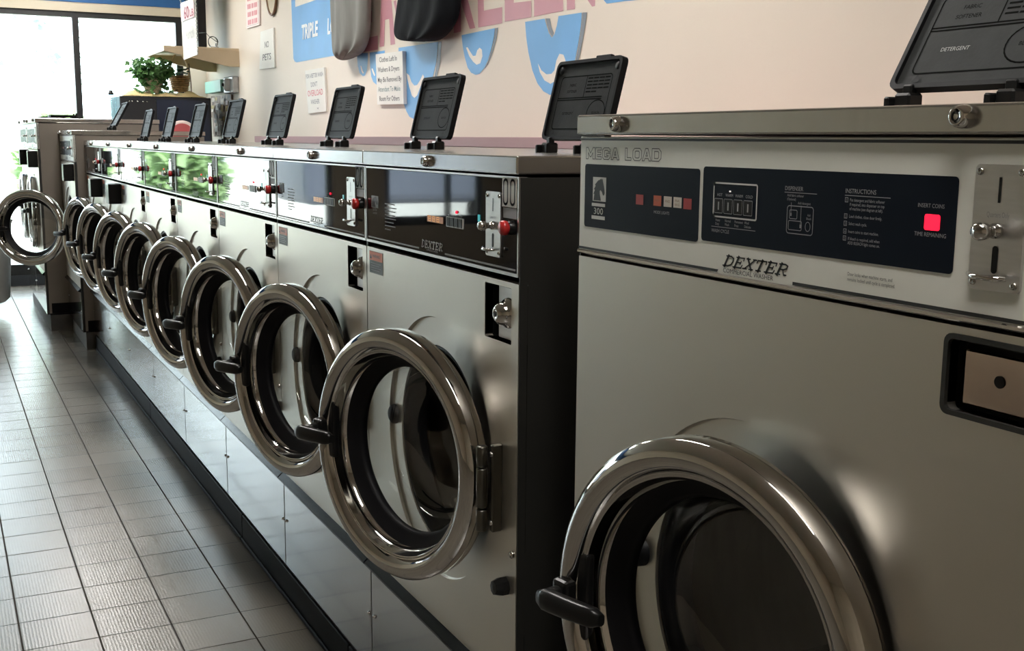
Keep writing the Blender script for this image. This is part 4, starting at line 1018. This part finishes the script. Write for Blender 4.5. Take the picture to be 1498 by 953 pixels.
b = MB(); b.lathe([(.014, -.088), (.012, -.10), (.0001, -.101)], (XW, cy, czz), 'x', 14); sub(b, 'spout', blk, ds)
# cord hanging from shelf to the cabinet top
b = MB(); a0 = PY(276, 93, 9.25); a1 = PY(280.5, 143, 9.25); b.tube([a0, a0.lerp(a1, .5)+Vector((.004, 0, 0)), a1], .004, 6); tag(b.build('twine', mat('brown_cord', (.12, .07, .04), .6)), 'thin brown twine hanging from the shelf down to the cabinet top', 'twine')
# white laundry cart at the picture's left edge
lc = empty('laundry_cart', (-.45, 8.6, 0)); tag(lc, 'white round laundry cart on the bright floor near the window', 'cart'); bpy.context.view_layer.update()
cw = mat('cart_white', srgb(226, 228, 226), .4)
b = MB(); b.lathe([(.0001, .09), (.17, .09), (.20, .12), (.235, .62), (.245, .64), (.235, .65), (.225, .63), (.19, .14), (.0001, .12)], (-.55, 8.35, 0), 'z', 40); sub(b, 'cart_tub', cw, lc)
for k in range(4):
    a = PI/4+k*PI/2; b = MB(); b.lathe([(.0001, -.012), (.03, -.012), (.034, 0), (.03, .012), (.0001, .012)], (-.55+.13*math.cos(a), 8.35+.13*math.sin(a), .034), 'x', 16); b.box(-.55+.13*math.cos(a)-.016, -.55+.13*math.cos(a)+.016, 8.35+.13*math.sin(a)-.012, 8.35+.13*math.sin(a)+.012, .05, .10); sub(b, 'caster', blk, lc)

# ------------------------------------------------------------------ outside
b = MB(); b.box(-30, 30, YE+.2, 60, -.25, -.05); struct(b.build('pavement', mat('concrete_outside', (.55, .54, .51), .8, 0, .06, 1)))
def shrub(name, x, y, w, h, n, m, label, cat, seed, trunk=True, z0=.0):
    rnd = random.Random(seed); r = empty(name, (x, y, -.05)); tag(r, label, cat, 'trees and hedge outside the window'); bpy.context.view_layer.update()
    b = MB()
    for k in range(n):
        th, ph = rnd.uniform(0, 2*PI), math.acos(rnd.uniform(-1, 1)); rr = rnd.uniform(.55, 1.0)
        p = Vector((x+w*rr*math.sin(ph)*math.cos(th), y+w*.6*rr*math.sin(ph)*math.sin(th), z0+h/2+h/2*rr*math.cos(ph)))
        leaf(b, p, Vector((rnd.gauss(0, 1), rnd.gauss(0, 1), rnd.gauss(0, .7))), rnd.uniform(.14, .30)*(.55 if z0 else 1), Vector((rnd.gauss(0, .5), -.5, 1)))
    fo = sub(b, 'foliage', m, r); fo['kind'] = 'stuff' if False else 'thing'
    if trunk:
        b = MB(); b.tube([(x, y, -.05), (x+.05, y, z0*.5), (x-.03, y, z0+h*.5)], [.10, .08, .05], 8); sub(b, 'trunk', mat('bark', (.55, .52, .45), .8, 0, .15, 10), r)
hedge_m = leaf_mat('hedge_leaf', (.40, .56, .30), .2, 2.5); tree_m = leaf_mat('tree_leaf', (.19, .27, .22), .25, 3)
for i, (x, w, h) in enumerate(((-2.15, .5, 1.5), (-.75, .48, 1.65), (.65, .48, 1.5), (2.05, .5, 1.65), (3.4, .5, 1.6))):
    shrub('hedge_bush', x, 15.2+.15*(i % 2), w, h, 1500, hedge_m, ('leafy green bush outside, at the far end of the hedge', 'leafy green bush outside, left of the hedge middle', 'leafy green bush outside, middle of the hedge', 'leafy green bush outside, behind the ivy pot', 'leafy green bush outside, at the wall end of the hedge')[i], 'bush', 20+i, True, 0)
shrub('street_tree', .15, 19.5, 1.5, 2.2, 420, tree_m, 'green tree beyond the glass, in the middle of the window', 'tree', 41, True, 1.6)
# parked van (only mirrored in the machine fronts)
van = empty('parked_van', (-4.9, 14.4, -.05)); tag(van, 'lavender grey van parked outside on the bright pavement', 'van'); bpy.context.view_layer.update()
vm = mat('van_paint', (.13, .15, .20), .3, 0, .05, 2)
b = MB(); b.box(-6.6, -3.3, 13.6, 15.2, .38, 1.0, .12, 3); b.box(-6.1, -3.6, 13.7, 15.1, .95, 1.75, .2, 3); sub(b, 'van_body', vm, van)
b = MB(); b.box(-5.8, -3.9, 13.66, 13.72, 1.08, 1.55, .02, 1); sub(b, 'van_window', panel_blk, van)
for x in (-5.9, -4.0):
    b = MB(); b.lathe([(.0001, 13.58), (.30, 13.58), (.32, 13.64), (.32, 13.85)], (x, 0, .27), 'y', 28); sub(b, 'wheel', rubber, van)

# ------------------------------------------------------------------ light
WL = S.world or bpy.data.worlds.new('World'); S.world = WL; WL.use_nodes = True
bg = WL.node_tree.nodes['Background']; bg.inputs[0].default_value = (.80, .92, 1.0, 1); bg.inputs[1].default_value = 8.5
sd = bpy.data.lights.new('sun', 'SUN'); sd.energy = 19; sd.angle = .01; sd.color = (1, .96, .88); so = bpy.data.objects.new('sun', sd); COL.objects.link(so)
so.rotation_euler = (math.radians(38), 0, math.radians(-12)); so.location = (0, 12, 8)
fix_m = mat('added_fixture_white', (.7, .7, .68), .5); dif = mat('added_fixture_diffuser', (.8, .8, .78), .5, emis=(1, .96, .91), estr=37.)
for i, (x, y) in enumerate(((.06, 3.0), (.06, 6.0), (.06, 8.7), (-.42, .2))):  # fixtures out of view, added and placed to brighten wall and machine fronts
    e = empty('added_ceiling_light', (x, y, ZC)); tag(e, ('unseen ceiling light added above the near washers to light the wall', 'unseen ceiling light added above the far washers to light the wall', 'unseen ceiling light added nearest the window to brighten the far wall', 'unseen ceiling light added to brighten the mega washer panel')[i], 'ceiling light', 'added ceiling lights out of view'); bpy.context.view_layer.update()
    b = MB(); b.box(x-.16, x+.16, y-.62, y+.62, ZC-.06, ZC-.001, .004, 1); sub(b, 'added_fixture_body', fix_m, e)
    b = MB(); b.box(x-.14, x+.14, y-.60, y+.60, ZC-.075, ZC-.061, .003, 1); sub(b, 'diffuser', dif, e)

S.view_settings.view_transform = 'Standard'; S.view_settings.look = 'None'; S.view_settings.gamma = 1; S.view_settings.use_curve_mapping = False
S.view_settings.exposure = 0.1
S.cycles.max_bounces = 8; S.cycles.caustics_reflective = False; S.cycles.caustics_refractive = False; S.cycles.blur_glossy = 1.0; S.cycles.sample_clamp_indirect = 5.0; S.cycles.transparent_max_bounces = 16; S.cycles.use_denoising = True
try: S.cycles.denoiser = 'OPENIMAGEDENOISE'
except Exception: pass
